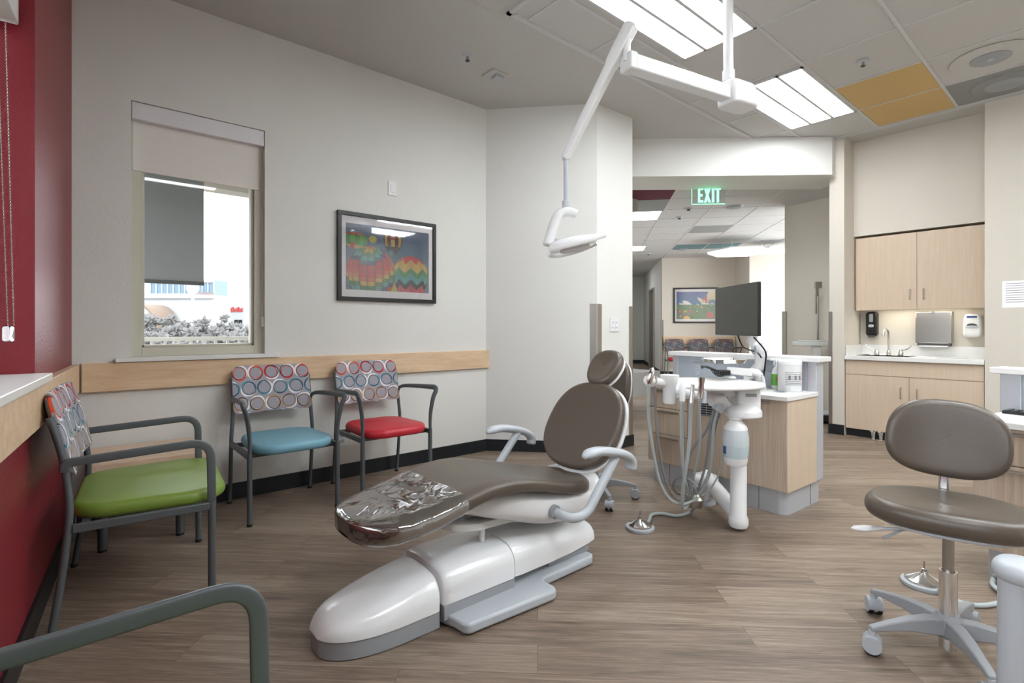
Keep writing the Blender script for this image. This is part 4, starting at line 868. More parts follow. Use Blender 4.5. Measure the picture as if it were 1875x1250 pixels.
q = MB(); q.lathe([(.0402, .025), (.0412, .025), (.0412, .10), (.0402, .10)], n=24, sy=.72); lb = obj('label', q, LABELG, t)
q = MB(); q.pad(sup(.014, .014, 2, 20), .002, .0008, Matrix.Translation((-.014, -.029, .07)) @ Matrix.Rotation(PI/2, 4, 'X')); obj('label_spot', q, PINK, lb)
q = MB(); q.box(-.02, .02, -.012, .012, .175, .20); q.box(-.055, -.02, -.008, .008, .188, .202); q.box(-.03, -.022, -.005, .005, .155, .19); obj('trigger_head', q, WHITE, t, bevel=.003)
# monitor on its arm
mp = pd(1348, 568, 3.52); me_ = thing('monitor', 'dark grey flat monitor seen from the side on a white arm', 'monitor', (mp.x, mp.y, WT), ang(.045, -.56)); Lm = local(me_)
mz = (EYE+33/F*3.52)-WT
q = MB(); q.box(-.285, .285, -.009, .012, mz-.172, mz+.172); bd = obj('housing', q, BLACK, me_, bevel=.004)
q = MB(); q.box(-.28, .28, -.0105, -.008, mz-.166, mz+.168); obj('screen', q, SCREEN, me_)
q = MB(); q.box(-.28, -.20, -.013, .02, mz-.182, mz-.170); obj('badge_bar', q, LGREY, me_, bevel=.001)
base = IM @ Vector((-.41, .315, WT)); b0 = Lm(base)
q = MB(); q.lathe([(0, 0), (.045, 0), (.042, .02), (.022, .03), (.022, .07), (0, .07)], b0, 24); obj('arm_base', q, WHITE, me_)
j1 = Lm(pd(1392, 668, 3.46)); j2 = Lm(pd(1394, 640, 3.44)); j3 = Lm(pd(1376, 626, 3.46)); j4 = Vector((.16, .05, mz-.12))
q = MB(); q.tube([b0+Vector((0, 0, .06)), j1, j2], [.028, .036, .043], 14); q.lathe([(0, -.045), (.036, -.045), (.036, .045), (0, .045)], j2, 20, None); q.tube([j2, j3], [.040, .032], 14); q.tube([j3, j4], [.032, .024], 12); obj('arm', q, WHITE, me_, smooth=50)
q = MB(); q.lathe([(0, 0), (.036, 0), (.034, .008), (0, .01)], n=20, M=Matrix.Translation(j2+Vector((0, -.045, 0))) @ Matrix.Rotation(PI/2, 4, 'X')); obj('joint_cap', q, LGREY, me_)
q = MB(); q.tube([Lm(p) for p in cat([pd(1351, 614, 3.46), pd(1360, 634, 3.46), pd(1374, 641, 3.44), pd(1388, 646, 3.42), pd(1394, 655, 3.40)], 5)], .005, 8); q.tube([Lm(p) for p in cat([pd(1380, 617, 3.33), pd(1390, 628, 3.34), pd(1402, 645, 3.34), pd(1401, 668, 3.35), pd(1398, 690, 3.36)], 5)], .005, 8); obj('cable', q, BLACK, me_)
# ================================================================== DELIVERY UNIT
du = thing('delivery_unit', 'white dental delivery unit with oval tray, hoses and a bottle', 'delivery unit', cw(1.211, 3.35, 0)); U = local(du)
def V(x, y, d): return U(pd(x, y, d))
c = U(cw(1.211, 3.33, 0)); q = MB(); q.lathe([(0, 0), (.10, 0), (.10, .012), (.05, .022), (.045, .10), (0, .10)], c, 28); obj('floor_mount', q, LGREY, du)
q = MB(); c2 = V(1291, 880, 3.3); q.lathe([(0, -.05), (.075, -.05), (.082, -.035), (.082, .02), (.07, .038), (.03, .05), (0, .05)], (c2.x, c2.y, c2.z), 28); obj('pivot_cap', q, WHITE, du)
q = MB(); q.tube([c, Vector((c2.x, c2.y, c2.z-.04))], .045, 14); obj('mount_post', q, WHITE, du)
e_ = V(1352, 930, 2.86); e_.z = .105; q = MB(); a_ = Vector((c2.x, c2.y, .17)); q.tube([a_, e_+Vector((0, 0, -.03))], .042, 16, ry=.05); obj('swing_arm', q, WHITE, du, smooth=50)
q = MB(); q.lathe([(0, -.085), (.045, -.085), (.052, -.07), (.052, -.04), (.043, -.02), (.043, .47), (0, .47)], e_, 24); obj('post', q, WHITE, du)
q = MB(); hc = V(1360, 762, 2.80); q.lathe([(0, 0), (.09, 0), (.096, .006), (.096, .030), (.090, .042), (.06, .060), (.03, .069), (0, .072)], hc, 32); obj('bottle_head', q, WHITE, du)
bc = V(1347, 800, 2.76); bz = lambda y: EYE-(y-HY)/F*2.76
q = MB(); q.lathe([(0, bz(763)), (.036, bz(763)), (.036, bz(767)), (.030, bz(769)), (.044, bz(774)), (.056, bz(780)), (.060, bz(785)), (0, bz(785))], (bc.x, bc.y, 0), 28); obj('bottle_shoulder', q, WHITE, du)
q = MB(); q.lathe([(0, bz(785)), (.060, bz(785)), (.066, bz(799)), (.067, bz(814)), (0, bz(814))], (bc.x, bc.y, 0), 28); bo = obj('bottle_body', q, BOTTLE, du, smooth=60)
q = MB(); q.lathe([(0, bz(814)), (.067, bz(814)), (.065, bz(827)), (.061, bz(836)), (0, bz(836))], (bc.x, bc.y, 0), 28); obj('water', q, WATER, bo, smooth=60)
q = MB(); q.lathe([(0, bz(835)), (.060, bz(835)), (.058, bz(844)), (.050, bz(850)), (0, bz(851))], (bc.x, bc.y, 0), 28); obj('bottle_cap', q, WHITE, du)
q = MB()
q.loft([[Vector((bc.x+rr*math.cos(a), bc.y+rr*math.sin(a), z)) for rr, z in ((.0668, bz(829)), (.0676, bz(829)), (.0676, bz(815)), (.0668, bz(815)))] for a in [-YAW-PI*.99+.35*i/6 for i in range(7)]]); obj('bottle_label', q, INKB, bo)
# oval tray
tcn = U(cw(1.085, 2.86, .815)); Mt = Matrix.Translation(tcn-Vector((0, 0, .012))) @ Matrix.Rotation(-YAW+math.radians(8), 4, 'Z')
q = MB(); q.pad(sup(.295, .27, 2.1, 56), .020, .009, Mt, 0, dip=.004); obj('tray_top', q, SOLID, du, smooth=50)
q = MB(); c4 = V(1366, 738, 2.84); Mb = Matrix.Translation((c4.x, c4.y, 0)) @ Matrix.Rotation(-YAW, 4, 'Z')
q.box(-.065, .055, -.06, .09, c4.z-.055, .805, Mb); sp_ = obj('tray_support', q, WHITE, du, bevel=.008); q = MB(); q.box(-.03, .03, -.0615, -.058, .750, .768, Mb); q.box(-.05, -.042, -.062, -.058, c4.z-.03, c4.z-.022, Mb); q.box(.03, .038, -.062, -.058, c4.z-.03, c4.z-.022, Mb); obj('support_screws', q, MGREY, sp_)
q = MB(); q.box(-.20, -.065, -.03, .06, .745, .805, Mb); obj('under_tray', q, OFFW, du, bevel=.01)
q = MB(); q.tube([V(1302, 732, 2.78), V(1318, 731, 2.80), V(1332, 744, 2.84)], [.034, .036, .03], 14); el_ = obj('hose_elbow', q, WHITE, du); q = MB(); q.tube([V(1319, 742, 2.77), V(1312, 752, 2.77)], [.032, .03], 14); obj('hose_collar', q, LGREY, el_)
# handpiece holder: upright cup and two bars
q = MB(); cp = V(1226, 712, 2.52); z1, z2 = V(1224, 686, 2.52).z, V(1224, 738, 2.52).z
q.lathe([(0, z2), (.028, z2), (.032, z2+.006), (.032, z1-.05), (.036, z1-.045), (.045, z1-.006), (.045, z1), (.036, z1), (.03, z1-.012), (0, z1-.012)], (cp.x, cp.y, 0), 26); hp = obj('cup_holder', q, WHITE, du)
q = MB(); q.tube([V(1184, 695, 2.46), V(1218, 702, 2.52)], .021, 14); q.tube([V(1234, 714, 2.52), V(1291, 728, 2.48)], .021, 16); q.tube([V(1224, 724, 2.52), V(1262, 726, 2.66), V(1300, 722, 2.80)], .012, 8); obj('holder_bar', q, WHITE, du)
q = MB()
for x, y, d in ((1250, 717.5, 2.509), (1267, 721.5, 2.497), (1281, 725, 2.487)): q.tube([V(x-1.2, y-.3, d), V(x+1.2, y+.3, d)], .0245, 14)
q.lathe([(0, -.028), (.012, -.028), (.012, .028), (0, .028)], V(1289, 727, 2.46), 10); obj('holder_ring', q, LGREY, du)
def k6(P, d0, d1): n = len(P)-1; return [pd(1150+x/3.907, 660+y/3.907, d0+(d1-d0)*i/n) for i, (x, y) in enumerate(P)]
def hose(P, d0, d1, r, m_, par=None): q = MB(); q.tube([U(p) for p in cat(k6(P, d0, d1), 6)], r*.72, 10); return obj('hose', q, m_, par or du, smooth=180)
def handp(P, d, rs, m_):
    q = MB(); q.tube([U(p) for p in k6(P, d, d)], rs, 12); return obj('handpiece', q, m_, du, smooth=60)
h1 = handp([(180, 52), (174, 62), (160, 110), (152, 165)], 2.44, [.004, .012, .017, .012], CHROME); hose([(151, 165), (145, 300), (150, 420), (176, 620), (222, 850), (290, 980), (370, 1026), (440, 1012), (490, 985)], 2.44, 2.95, .0105, HOSE, h1)
h2 = handp([(197, 110), (193, 180)], 2.47, [.009, .010], CHROME); hose([(193, 180), (194, 330), (214, 560), (258, 820), (310, 950), (365, 995), (430, 990)], 2.47, 2.97, .008, HOSED, h2)
h3 = handp([(404, 138), (396, 152), (389, 205), (387, 290)], 2.475, [.004, .013, .017, .013], WHITEG); hose([(387, 290), (384, 450), (386, 640), (396, 800), (420, 900), (445, 975)], 2.475, 2.97, .0125, HOSE, h3)
h4 = handp([(463, 172), (458, 240), (453, 300)], 2.465, [.009, .010, .013], CHROME); hose([(453, 300), (446, 420), (436, 600), (416, 760), (396, 890), (388, 1000), (396, 1060), (440, 1020)], 2.465, 2.93, .0125, HOSE, h4)
h5 = handp([(527, 120), (524, 170), (515, 270)], 2.455, [.018, .013, .015], CHROME); hose([(515, 270), (508, 400), (515, 545), (502, 680), (470, 820), (452, 960)], 2.455, 2.97, .0105, HOSE, h5)
for P, r, m_ in (([(622, 350), (590, 430), (540, 530), (470, 620), (420, 760), (440, 900), (470, 990)], .009, HOSED), ([(612, 360), (588, 480), (570, 640), (540, 800), (500, 920), (480, 985)], .010, HOSED), ([(640, 350), (612, 470), (604, 620), (592, 760), (556, 870), (500, 960), (470, 995)], .013, HOSE), ([(655, 345), (636, 420), (608, 560), (602, 700), (560, 850), (510, 940)], .010, HOSED),
    ([(690, 520), (676, 680), (652, 800), (600, 900), (530, 970), (480, 990)], .007, HOSE), ([(500, 905), (440, 850), (380, 830), (335, 855), (325, 910), (360, 950), (430, 965)], .010, HOSED)):
    hose(P, 2.80, 3.06, r, m_)
q = MB(); p = V(1271, 912, 3.02); q.lathe([(0, -.05), (.05, -.045), (.055, .0), (.03, .03), (0, .03)], p, 18); obj('hose_clamp', q, STEEL, du)
# small bracket arm with tray behind the unit
ta = thing('tray_bracket', 'white bracket arm holding the steel tray above the oval tray', 'tray bracket', U(Vector((0, 0, 0)))*0+cw(1.40, 3.05, .70)); B = local(ta)
q = MB(); q.loft([[B(pd(x, y, d)) for x, y, d in ((1331, 671, 3.0), (1331, 684, 3.0), (1331, 684, 3.08), (1331, 671, 3.08))], [B(pd(x, y, d)) for x, y, d in ((1378, 675, 3.0), (1378, 690, 3.0), (1378, 690, 3.08), (1378, 675, 3.08))]]); obj('arm', q, WHITE, ta, bevel=.006)
q = MB(); q.tube([B(p) for p in cat([pd(1372, 682, 3.04), pd(1386, 684, 3.04), pd(1392, 696, 3.04), pd(1394, 712, 3.04)], 5)], .024, 12, ry=.026); vr = obj('elbow', q, WHITE, ta); q = MB()
for i in range(4): q.box(*(lambda a: (a.x-.012, a.x+.012, a.y-.03, a.y-.024, a.z-.003, a.z+.003))(B(pd(1387, 686+3.5*i, 3.02))))
obj('vent_slots', q, LGREY, vr)
q = MB(); q.lathe([(0, 0), (.03, 0), (.024, .012), (0, .014)], B(pd(1338, 692, 3.02)), 16); obj('knob', q, OFFW, ta)
ty = pd(1325, 664, 3.06); t = thing('instrument_tray', 'shallow stainless steel instrument tray held above the oval tray', 'tray', ty, -YAW+math.radians(4))
q = MB(); w, h = .104, .09; prof = [(w*.9, h*.86, .0), (w, h, .022), (w*1.05, h*1.06, .022), (w*1.05, h*1.06, .0245), (w*.99, h*.98, .0245), (w*.88, h*.84, .003)]
q.loft([[Vector((x, y, z)) for x, y in rrect(2*a, 2*b, .02)] for a, b, z in prof]); obj('tray_pan', q, CHROME, t)
hd_ = pd(1320, 684, 2.95); t = thing('handset', 'black handset with looped cables under the steel tray', 'handset', hd_, -YAW); Hh = local(t)
q = MB(); q.box(-.02, .05, -.02, .03, -.01, .022); obj('housing', q, BLACK, t, bevel=.006); q = MB(); q.tube([Hh(p) for p in cat([pd(1284, 672, 3.0), pd(1292, 671, 3.0), pd(1306, 676, 3.0), pd(1318, 681, 3.0)], 4)], [.010]*3+[.007]*10, 8); obj('handle', q, BLACK, t)
q = MB(); q.tube([Hh(p) for p in cat([pd(1300, 673, 3.0), pd(1308, 684, 3.0), pd(1320, 689, 3.0), pd(1330, 684, 3.0)], 5)], .0035, 6); q.tube([Hh(p) for p in cat([pd(1305, 675, 3.0), pd(1314, 688, 3.0), pd(1326, 687, 3.0), pd(1334, 680, 3.0)], 5)], .0035, 6); obj('cable', q, BLACK, t)
# foot controls
def footctl(label, x, y, R, path, m_):
    p = pz(x, y, 0); t = thing('foot_control', label, 'foot control', p, 0); Q = local(t); k = R/.077
    q = MB(); q.lathe([(0, 0), (.077*k, 0), (.080*k, .006), (.078*k, .016), (.07*k, .019), (0, .019)], n=36); obj('base_ring', q, LGREY, t)
    q = MB(); q.lathe([(0, .018), (.066*k, .019), (.066*k, .028), (.05*k, .033), (.014*k, .055), (.012*k, .062), (0, .063)], n=36); obj('pedal_disc', q, CHROME, t)
    q = MB(); q.lathe([(0, .06), (.011, .06), (.011, .072), (.003, .075), (.003, .105), (0, .105)], n=12); obj('stem', q, STEEL, t)
    q = MB(); q.tube([Q(p) for p in cat(path, 6)], .0095, 10); obj('hose', q, m_, t, smooth=180); return t
fc = pz(1172, 968, 0)
footctl('chrome disc foot control with grey hose on the floor before the delivery unit', 1172, 968, .077, [pz(1187, 957, .022), pz(1190, 950, .022), pz(1194, 942, .012), pz(1212, 940, .011), pz(1240, 944, .011), pz(1262, 938, .012), pd(1274, 924, 3.04), pd(1278, 908, 3.02), pd(1274, 894, 3.02), pd(1268, 888, 3.02)], HOSE)
# ================================================================== SINK RECESS
ym = (RY0+RY1)/2; sc_ = thing('sink_cabinet', 'sand laminate sink base cabinet in the recess at right', 'cabinet', (6.42, ym, 0)); hw = (RY1-RY0)/2-.006; dx = lambda X: X-6.42
q = MB(); q.box(dx(6.19), dx(6.67), -hw, hw, .08, .795); obj('carcass', q, LAM, sc_)
q = MB(); q.box(dx(6.17), dx(6.19), -hw, hw, .645, .79); obj('top_panel', q, LAM, sc_, bevel=.0015)
for s in (-1, 1):
    q = MB(); a, b = sorted((s*.0015, s*hw)); q.box(dx(6.17), dx(6.19), a, b, .08, .640); dr = obj('door', q, LAM, sc_, bevel=.0015)
    q = MB(); y = s*.065; q.tube(rpath([(dx(6.17), y, .435), (dx(6.145), y, .435), (dx(6.145), y, .535), (dx(6.17), y, .535)], .008, 3), .0045, 8); obj('handle', q, STEEL, dr)
q = MB(); q.box(dx(6.20), dx(6.215), -hw, hw, 0, .08); obj('toe_kick', q, BASEB, sc_)
ct = thing('sink_counter', 'white counter with backsplash and a steel sink in the recess', 'counter', (6.42, ym, .795))
q = MB(); q.box(dx(6.14), dx(6.675), -hw-.002, hw+.002, 0, .04); obj('slab', q, SOLID, ct, bevel=.003)
q = MB(); q.box(dx(6.655), dx(6.675), -hw-.002, hw+.002, .04, .145); q.box(dx(6.18), dx(6.655), hw-.016, hw+.002, .04, .145); obj('backsplash', q, SOLID, ct, bevel=.002)
p = px_(1622, 655, 6.40); y0 = p.y-ym
q = MB(); q.loft([[Vector((dx(6.40)+x*k, y0+y*k2, z)) for x, y in rrect(.34, .46, .05)] for k, k2, z in ((1, 1, .040), (1, 1, .0445), (.93, .95, .0445), (.9, .93, .036))]); bs = obj('sink_bowl', q, STEEL, ct)
q = MB(); q.pad(rrect(.05, .24, .01), .003, .001, Matrix.Translation((dx(6.32), -.30, .04))); obj('waste_slot', q, LGREY, ct)
fp = px_(1627, 652, 6.56); t = thing('faucet', 'chrome gooseneck faucet with two wing handles behind the sink', 'faucet', (6.56, fp.y, .8402)); 
q = MB(); q.lathe([(0, 0), (.022, 0), (.02, .03), (.012, .05), (0, .05)], n=16); q.tube(cat([(0, 0, .03), (0, 0, .20), (-.01, .0, .245), (-.045, .01, .272), (-.08, .02, .262), (-.095, .024, .232), (-.096, .024, .215)], 5), .0095, 10); q.lathe([(0, -.02), (.014, -.02), (.014, .02), (0, .02)], (-.096, .024, .215), 12); obj('spout', q, CHROME, t, smooth=60)
for s, e in ((1, 1), (-1, -1)):
    q = MB(); q.lathe([(0, 0), (.026, 0), (.024, .03), (.013, .045), (.013, .06), (0, .06)], (0, s*.105, 0), 16); q.tube(cat([(0, s*.105, .055), (-.01, s*.14, .055), (-.02, s*.18, .075), (-.02, s*.20, .105)], 4), [.007]+[.009]*11+[.005], 10, ry=.005); obj('wing_handle', q, CHROME, t, smooth=60)
uc = thing('upper_cabinet', 'sand laminate two-door wall cabinet above the sink', 'cabinet', (6.57, ym, 1.345))
ux = lambda X: X-6.57
q = MB(); q.box(ux(6.485), ux(6.675), -hw+.0, hw-.0, 0, .748); obj('carcass', q, LAM, uc)
for s in (-1, 1):
    q = MB(); a, b = sorted((s*.0015, s*(hw-.012))); q.box(ux(6.465), ux(6.485), a, b, -.032, .746); dr = obj('door', q, LAM, uc, bevel=.0015)
    q = MB(); y = s*.055; q.tube(rpath([(ux(6.465), y, .07), (ux(6.44), y, .07), (ux(6.44), y, .17), (ux(6.465), y, .17)], .008, 3), .0045, 8); obj('handle', q, STEEL, dr)
t = thing('under_cabinet_light', 'lit strip light under the wall cabinet above the sink', 'strip light', (6.524, ym, 1.3445)); q = MB(); q.box(-.03, .03, -.36, .36, -.020, 0); obj('housing', q, WHITE, t); q = MB(); q.box(-.024, .024, -.35, .35, -.024, -.0195); obj('diffuser', q, UCL, t)
p = px_(1599.5, 593, 6.68); t = thing('soap_dispenser', 'black soap dispenser on the wall left of the faucet', 'soap dispenser', (6.679, p.y, p.z), -PI/2)
q = MB(); q.pad(rrect(.105, .265, .03), .085, .02, Matrix.Rotation(PI/2, 4, 'X')); obj('housing', q, BLACK, t); q = MB(); q.pad(rrect(.035, .09, .012), .004, .0015, Matrix.Translation((0, -.085, .065)) @ Matrix.Rotation(PI/2, 4, 'X')); obj('window', q, MGREY, t); q = MB(); q.pad(rrect(.05, .03, .012), .004, .0015, Matrix.Translation((0, -.085, -.02)) @ Matrix.Rotation(PI/2, 4, 'X')); obj('badge', q, LGREY, t); q = MB(); q.box(-.03, .03, -.095, -.06, -.145, -.125); obj('push_lever', q, DKGREY, t, bevel=.004)
p = px_(1713, 600, 6.68); t = thing('towel_dispenser', 'brushed steel paper towel dispenser on the wall above the counter', 'towel dispenser', (6.679, p.y, p.z), -PI/2)
q = MB(); q.box(-.145, .145, -.10, 0, -.155, .165); obj('housing', q, STEEL, t, bevel=.008); q = MB(); q.cbox((0, -.104, .15), .03, .008, .02); obj('lock', q, CHROME, t); q = MB(); q.box(-.13, .13, -.10, -.01, -.178, -.155); obj('towel_slot', q, DKGREY, t); q = MB(); q.box(-.115, .115, -.098, -.09, -.19, -.15); obj('paper_towel', q, PAPER, t)
p = px_(1788, 596, 6.68); t = thing('sanitizer_dispenser', 'white hand sanitizer dispenser on the wall at the right of the recess', 'sanitizer dispenser', (6.679, p.y+.02, p.z), -PI/2)
q = MB(); q.pad(sup(.068, .115, 4.5, 40, .06), .10, .025, Matrix.Rotation(PI/2, 4, 'X')); obj('housing', q, WHITE, t); q = MB(); q.pad(rrect(.075, .018, .004), .003, .001, Matrix.Translation((0, -.10, .085)) @ Matrix.Rotation(PI/2, 4, 'X')); obj('top_label', q, INKB, t); q = MB(); q.pad(sup(.038, .022, 2, 24), .004, .0015, Matrix.Translation((0, -.10, .0)) @ Matrix.Rotation(PI/2, 4, 'X')); obj('badge', q, DKGREY, t)
q = MB(); q.pad(sup(.05, .012, 2, 24), .004, .0015, Matrix.Translation((0, -.1005, -.012)) @ Matrix.Rotation(PI/2, 4, 'X')); obj('badge_ribbon', q, LGREY, t)
p = px_(1606, 813, 6.12); p.z = 0; t = thing('foot_pedal_valve', 'pair of chrome foot pedal valves at the toe of the sink cabinet', 'foot pedals', p)
for s in (-1, 1): q = MB(); q.box(-.03, .03, s*.032-.022, s*.032+.022, 0, .012); q.lathe([(0, .01), (.014, .01), (.018, .05), (.022, .07), (.022, .085), (0, .085)], (0, s*.032, 0), 14); q.box(-.06, .0, s*.032-.014, s*.032+.014, .085, .097); obj('pedal', q, CHROME, t, bevel=.002)
# ================================================================== RIGHT STATION
RO = cw(2.075, 2.32, 0); RRr = ang(.4596, -.888); LW = .9
SM = Matrix.Translation(RO) @ Matrix.Rotation(RRr, 4, 'Z')
cb = thing('base_cabinet', 'grey oak laminate drawer cabinet behind the front stool at the right edge', 'cabinet', RO, RRr)
q = MB(); q.box(0, LW, .02, .36, .147, .69); obj('carcass', q, LAMG, cb)
for z0, z1 in ((.150, .36), (.364, .53), (.534, .688)):
    q = MB(); q.box(.002, LW-.002, 0, .02, z0, z1); dr = obj('drawer', q, LAMG, cb, bevel=.0015); q = MB(); q.tube([(.05, -.012, z1-.02), (.30, -.012, z1-.02)], .007, 8); q.box(.05, .30, -.012, .002, z1-.022, z1-.016); obj('handle', q, STEEL, dr)
q = MB(); rc = [(LW-.03, .03), (LW-.03, .34), (.03, .34)]+[(.03+.055-.055*math.cos(a), .03+.055-.055*math.sin(a)) for a in [PI/2*i/6 for i in range(7)]]; q.prism(rc, 0, .146); obj('plinth', q, ALU, cb, smooth=50)
wt = thing('worktop', 'white worktop of the drawer cabinet at the right edge', 'worktop', RO, RRr); q = MB(); q.box(-.012, LW, -.02, .36, .69, WT); obj('slab', q, SOLID, wt, bevel=.003)
pt = thing('divider_panel', 'blue-grey divider panel with white ledge at the right edge', 'divider', RO, RRr)
q = MB(); q.box(.05, LW, .362, .44, .12, .90); obj('panel', q, PANEL, pt, bevel=.003); q = MB(); q.box(-.03, .05, .36, .445, .12, .90); obj('end_trim', q, ALU, pt, bevel=.004); q = MB(); q.box(-.06, LW, .33, .48, .90, .93); obj('ledge', q, SOLID, pt, bevel=.004)
o = SM @ Vector((.21, .362, .80)); t = plate('wall_outlet', 'grey double outlet on the divider at the right edge', 'outlet', o, RRr, .072, .112, 'outlet')
for c_ in t.children: c_.data.materials[0] = PANEL if c_.name.startswith('cover') else c_.data.materials[0]
o = SM @ Vector((.25, .30, WT)); t = thing('rubber_mat', 'dark ribbed rubber mat lying at the back of the right worktop', 'mat', o, RRr); q = MB(); q.box(-.24, .4, -.03, .05, 0, .014); obj('mat_base', q, RUBBER, t); q = MB()
for i in range(22): q.box(-.235+.029*i, -.220+.029*i, -.028, .048, .014, .018)
obj('ribs', q, DKGREY, t)
# grey arm rest of a second dental chair, bottom right corner
p = cw(1.215, 1.25, 0); t = thing('chair_armrest', 'grey armrest on a thick tube cut off at the bottom right corner', 'armrest', p); q = MB(); q.pad(sup(.060, .052, 2.2, 32), .05, .024, Matrix.Translation((.02, -.012, .505)) @ Matrix.Rotation(.0, 4, 'Y'), .006); obj('armrest_pad', q, LGREY, t, smooth=180, sub=1)
q = MB(); q.tube([(-.004, .0, 0), (.008, -.004, .51)], .031, 20); obj('arm_tube', q, LGREY, t); q = MB(); q.lathe([(0, 0), (.05, 0), (.045, .015), (.032, .02), (0, .02)], n=24); obj('floor_flange', q, MGREY, t)
# second foot control behind the front stool
footctl('chrome disc foot control on the floor behind the front stool', 1692, 1071, .082, [pz(1720, 1080, .02), pz(1745, 1098, .015), pz(1790, 1108, .012), pz(1830, 1103, .012), pz(1862, 1088, .012)], HOSE)
t0 = pz(1830, 1070, 0); t = thing('floor_hose', 'loop of pale hose on the floor behind the grey armrest', 'hose', t0); Q = local(t); q = MB(); q.tube([Q(p) for p in cat([pz(1880, 1078, .012), pz(1862, 1100, .012), pz(1835, 1085, .014), pz(1818, 1070, .02), pd(1820, 1058, 2.27), pd(1828, 1052, 2.24), pz(1850, 1062, .02), pz(1880, 1066, .012)], 6)], .0095, 10); obj('hose', q, HOSE, t, smooth=180)
# ================================================================== BEAM SCALE by the curved wall
sp = cw(3.76, 6.26, 0); t = thing('medical_scale', 'pale upright medical beam scale beside the curved wall', 'scale', sp, -YAW-.2); L4 = .0
q = MB(); q.box(-.17, .17, -.24, .2, .02, .10); obj('platform', q, BLACK, t, bevel=.01); q = MB(); q.box(-.16, .16, -.22, .15, .10, .112); obj('tread_plate', q, LGREY, t)
q = MB(); q.box(-.045, .045, .13, .20, .1, .90); obj('pillar', q, OFFW, t, bevel=.008); q = MB(); q.box(-.26, .20, .10, .22, .90, .955); q.box(-.20, .1, .12, .2, .955, .975); obj('beam_housing', q, OFFW, t, bevel=.01)
q = MB(); q.tube([(.02, .16, .95), (.02, .16, 1.52)], .014, 10); q.box(-.006, .03, .15, .18, 1.3, 1.64); q.box(-.02, .06, .13, .18, 1.62, 1.70); obj('height_rod', q, STEEL, t, bevel=.003)
for x in (-.12, .12):
    for y in (-.18, .15): q = MB(); q.lathe([(0, 0), (.03, 0), (.025, .022), (0, .022)], (x, y, 0), 10); obj('foot', q, RUBBER, t)
# ================================================================== OUTSIDE
CONC = mat('outside_concrete', rgb(150, 148, 144), .9, var=.05); BGLASS = mat('building_glass', rgb(78, 104, 120), .3, 0); BWALL = mat('building_white', rgb(150, 152, 154), .8); ROOFB = mat('brown_roof', rgb(110, 95, 82), .8); BUSHM = mat('dry_bush', rgb(104, 104, 103), .95, var=.3, vscale=9); RAILW = mat('railing_white', rgb(190, 188, 178), .5); SIGNR = mat('sign_red', rgb(150, 44, 38), .6); SIGNT = mat('sign_teal', rgb(90, 160, 160), .6); SIGNB = mat('sign_brown', rgb(110, 96, 94), .6)
m = MB(); m.box(-60, 90, 4.4, 200, -1.2, -1.0); struct('ground', m, CONC)
m = MB(); m.box(-8, 5.5, 4.0, 5.5, 2.62, 2.9); m.box(-8, 5.5, 5.42, 5.62, 2.42, 2.72); struct('roof_overhang', m, mat('overhang_beige', rgb(160, 155, 143), .8))
m = MB(); m.box(-8, 6, 4.0, 6.4, .25, .55); struct('balcony_slab', m, CONC)
t = thing('outdoor_screen', 'grey mesh sun screen hanging outside the square window', 'sun screen', (.44, 4.25, 2.3)); a, b = py_(256, 509, 4.25), py_(373, 514, 4.25); q = MB(); q.box(a.x-.44, b.x-.44, -.004, .004, a.z-2.3-.02, .25); obj('mesh_fabric', q, SCRN, t); q = MB(); q.box(a.x-.44, b.x-.44, -.012, .012, a.z-2.3-.03, a.z-2.3-.005); q.box(a.x-.44, b.x-.44, -.03, .03, .22, .32); obj('rail', q, DKGREY, t)
t = thing('balcony_railing', 'pale balcony railing outside the square window', 'railing', (1.2, 6.1, .55)); q = MB(); q.box(-2.5, 2.5, -.03, .03, .445, .485); obj('top_rail', q, RAILW, t); q = MB()
for i in range(44): q.box(-2.4+.11*i-.012, -2.4+.11*i+.012, -.012, .012, 0, .45)
obj('balusters', q, RAILW, t); q = MB(); q.box(-2.5, 2.5, -.02, .02, .02, .06); obj('bottom_rail', q, RAILW, t)
rb_ = random.Random(3)
from mathutils import noise
def bush(p, r, h, label):
    t = thing('shrub', label, 'shrub', p, rb_.random()*3, 'dry grey shrubs outside'); q = MB()
    for k in range(24):
        a = rb_.random()*6.28; rr = r*(.05+.8*rb_.random()); c_ = Vector((rr*math.cos(a), rr*math.sin(a), h*(.38+.50*rb_.random()))); s_ = r*(.26+.18*rb_.random())
        g = bmesh.ops.create_icosphere(q.bm, subdivisions=4, radius=s_, matrix=Matrix.Translation(c_))
        for v in g['verts']:
            n = (v.co-c_).normalized(); v.co += n*s_*(.9*noise.turbulence(v.co*(5.5/r)+p, 4, False)-.4)
    obj('foliage', q, BUSHM, t, smooth=180); q = MB(); q.tube([(0, 0, 0), (0, 0, h*.5)], r*.08, 6); obj('trunk', q, ROOFB, t)
LBS = ('grey shrub outside the window at the far left', 'grey shrub outside below the arched roof', 'grey shrub outside left of the round sign post', 'grey shrub outside under the red-sign building', 'grey shrub outside at the right window frame', 'low grey shrub over the railing at the left', 'low grey shrub over the railing near the middle', 'low grey shrub over the railing right of the middle', 'low grey shrub over the railing at the right')
for i, (x, y, d) in enumerate(((262, 568, 19), (314, 566, 19.5), (366, 570, 19), (418, 567, 19.5), (468, 572, 19), (284, 590, 14), (346, 586, 14.4), (406, 590, 14), (462, 588, 14.4))):
    p = pd(x, y, d); bush(Vector((p.x, p.y, -1.0)), .54, p.z+1.05, LBS[i])
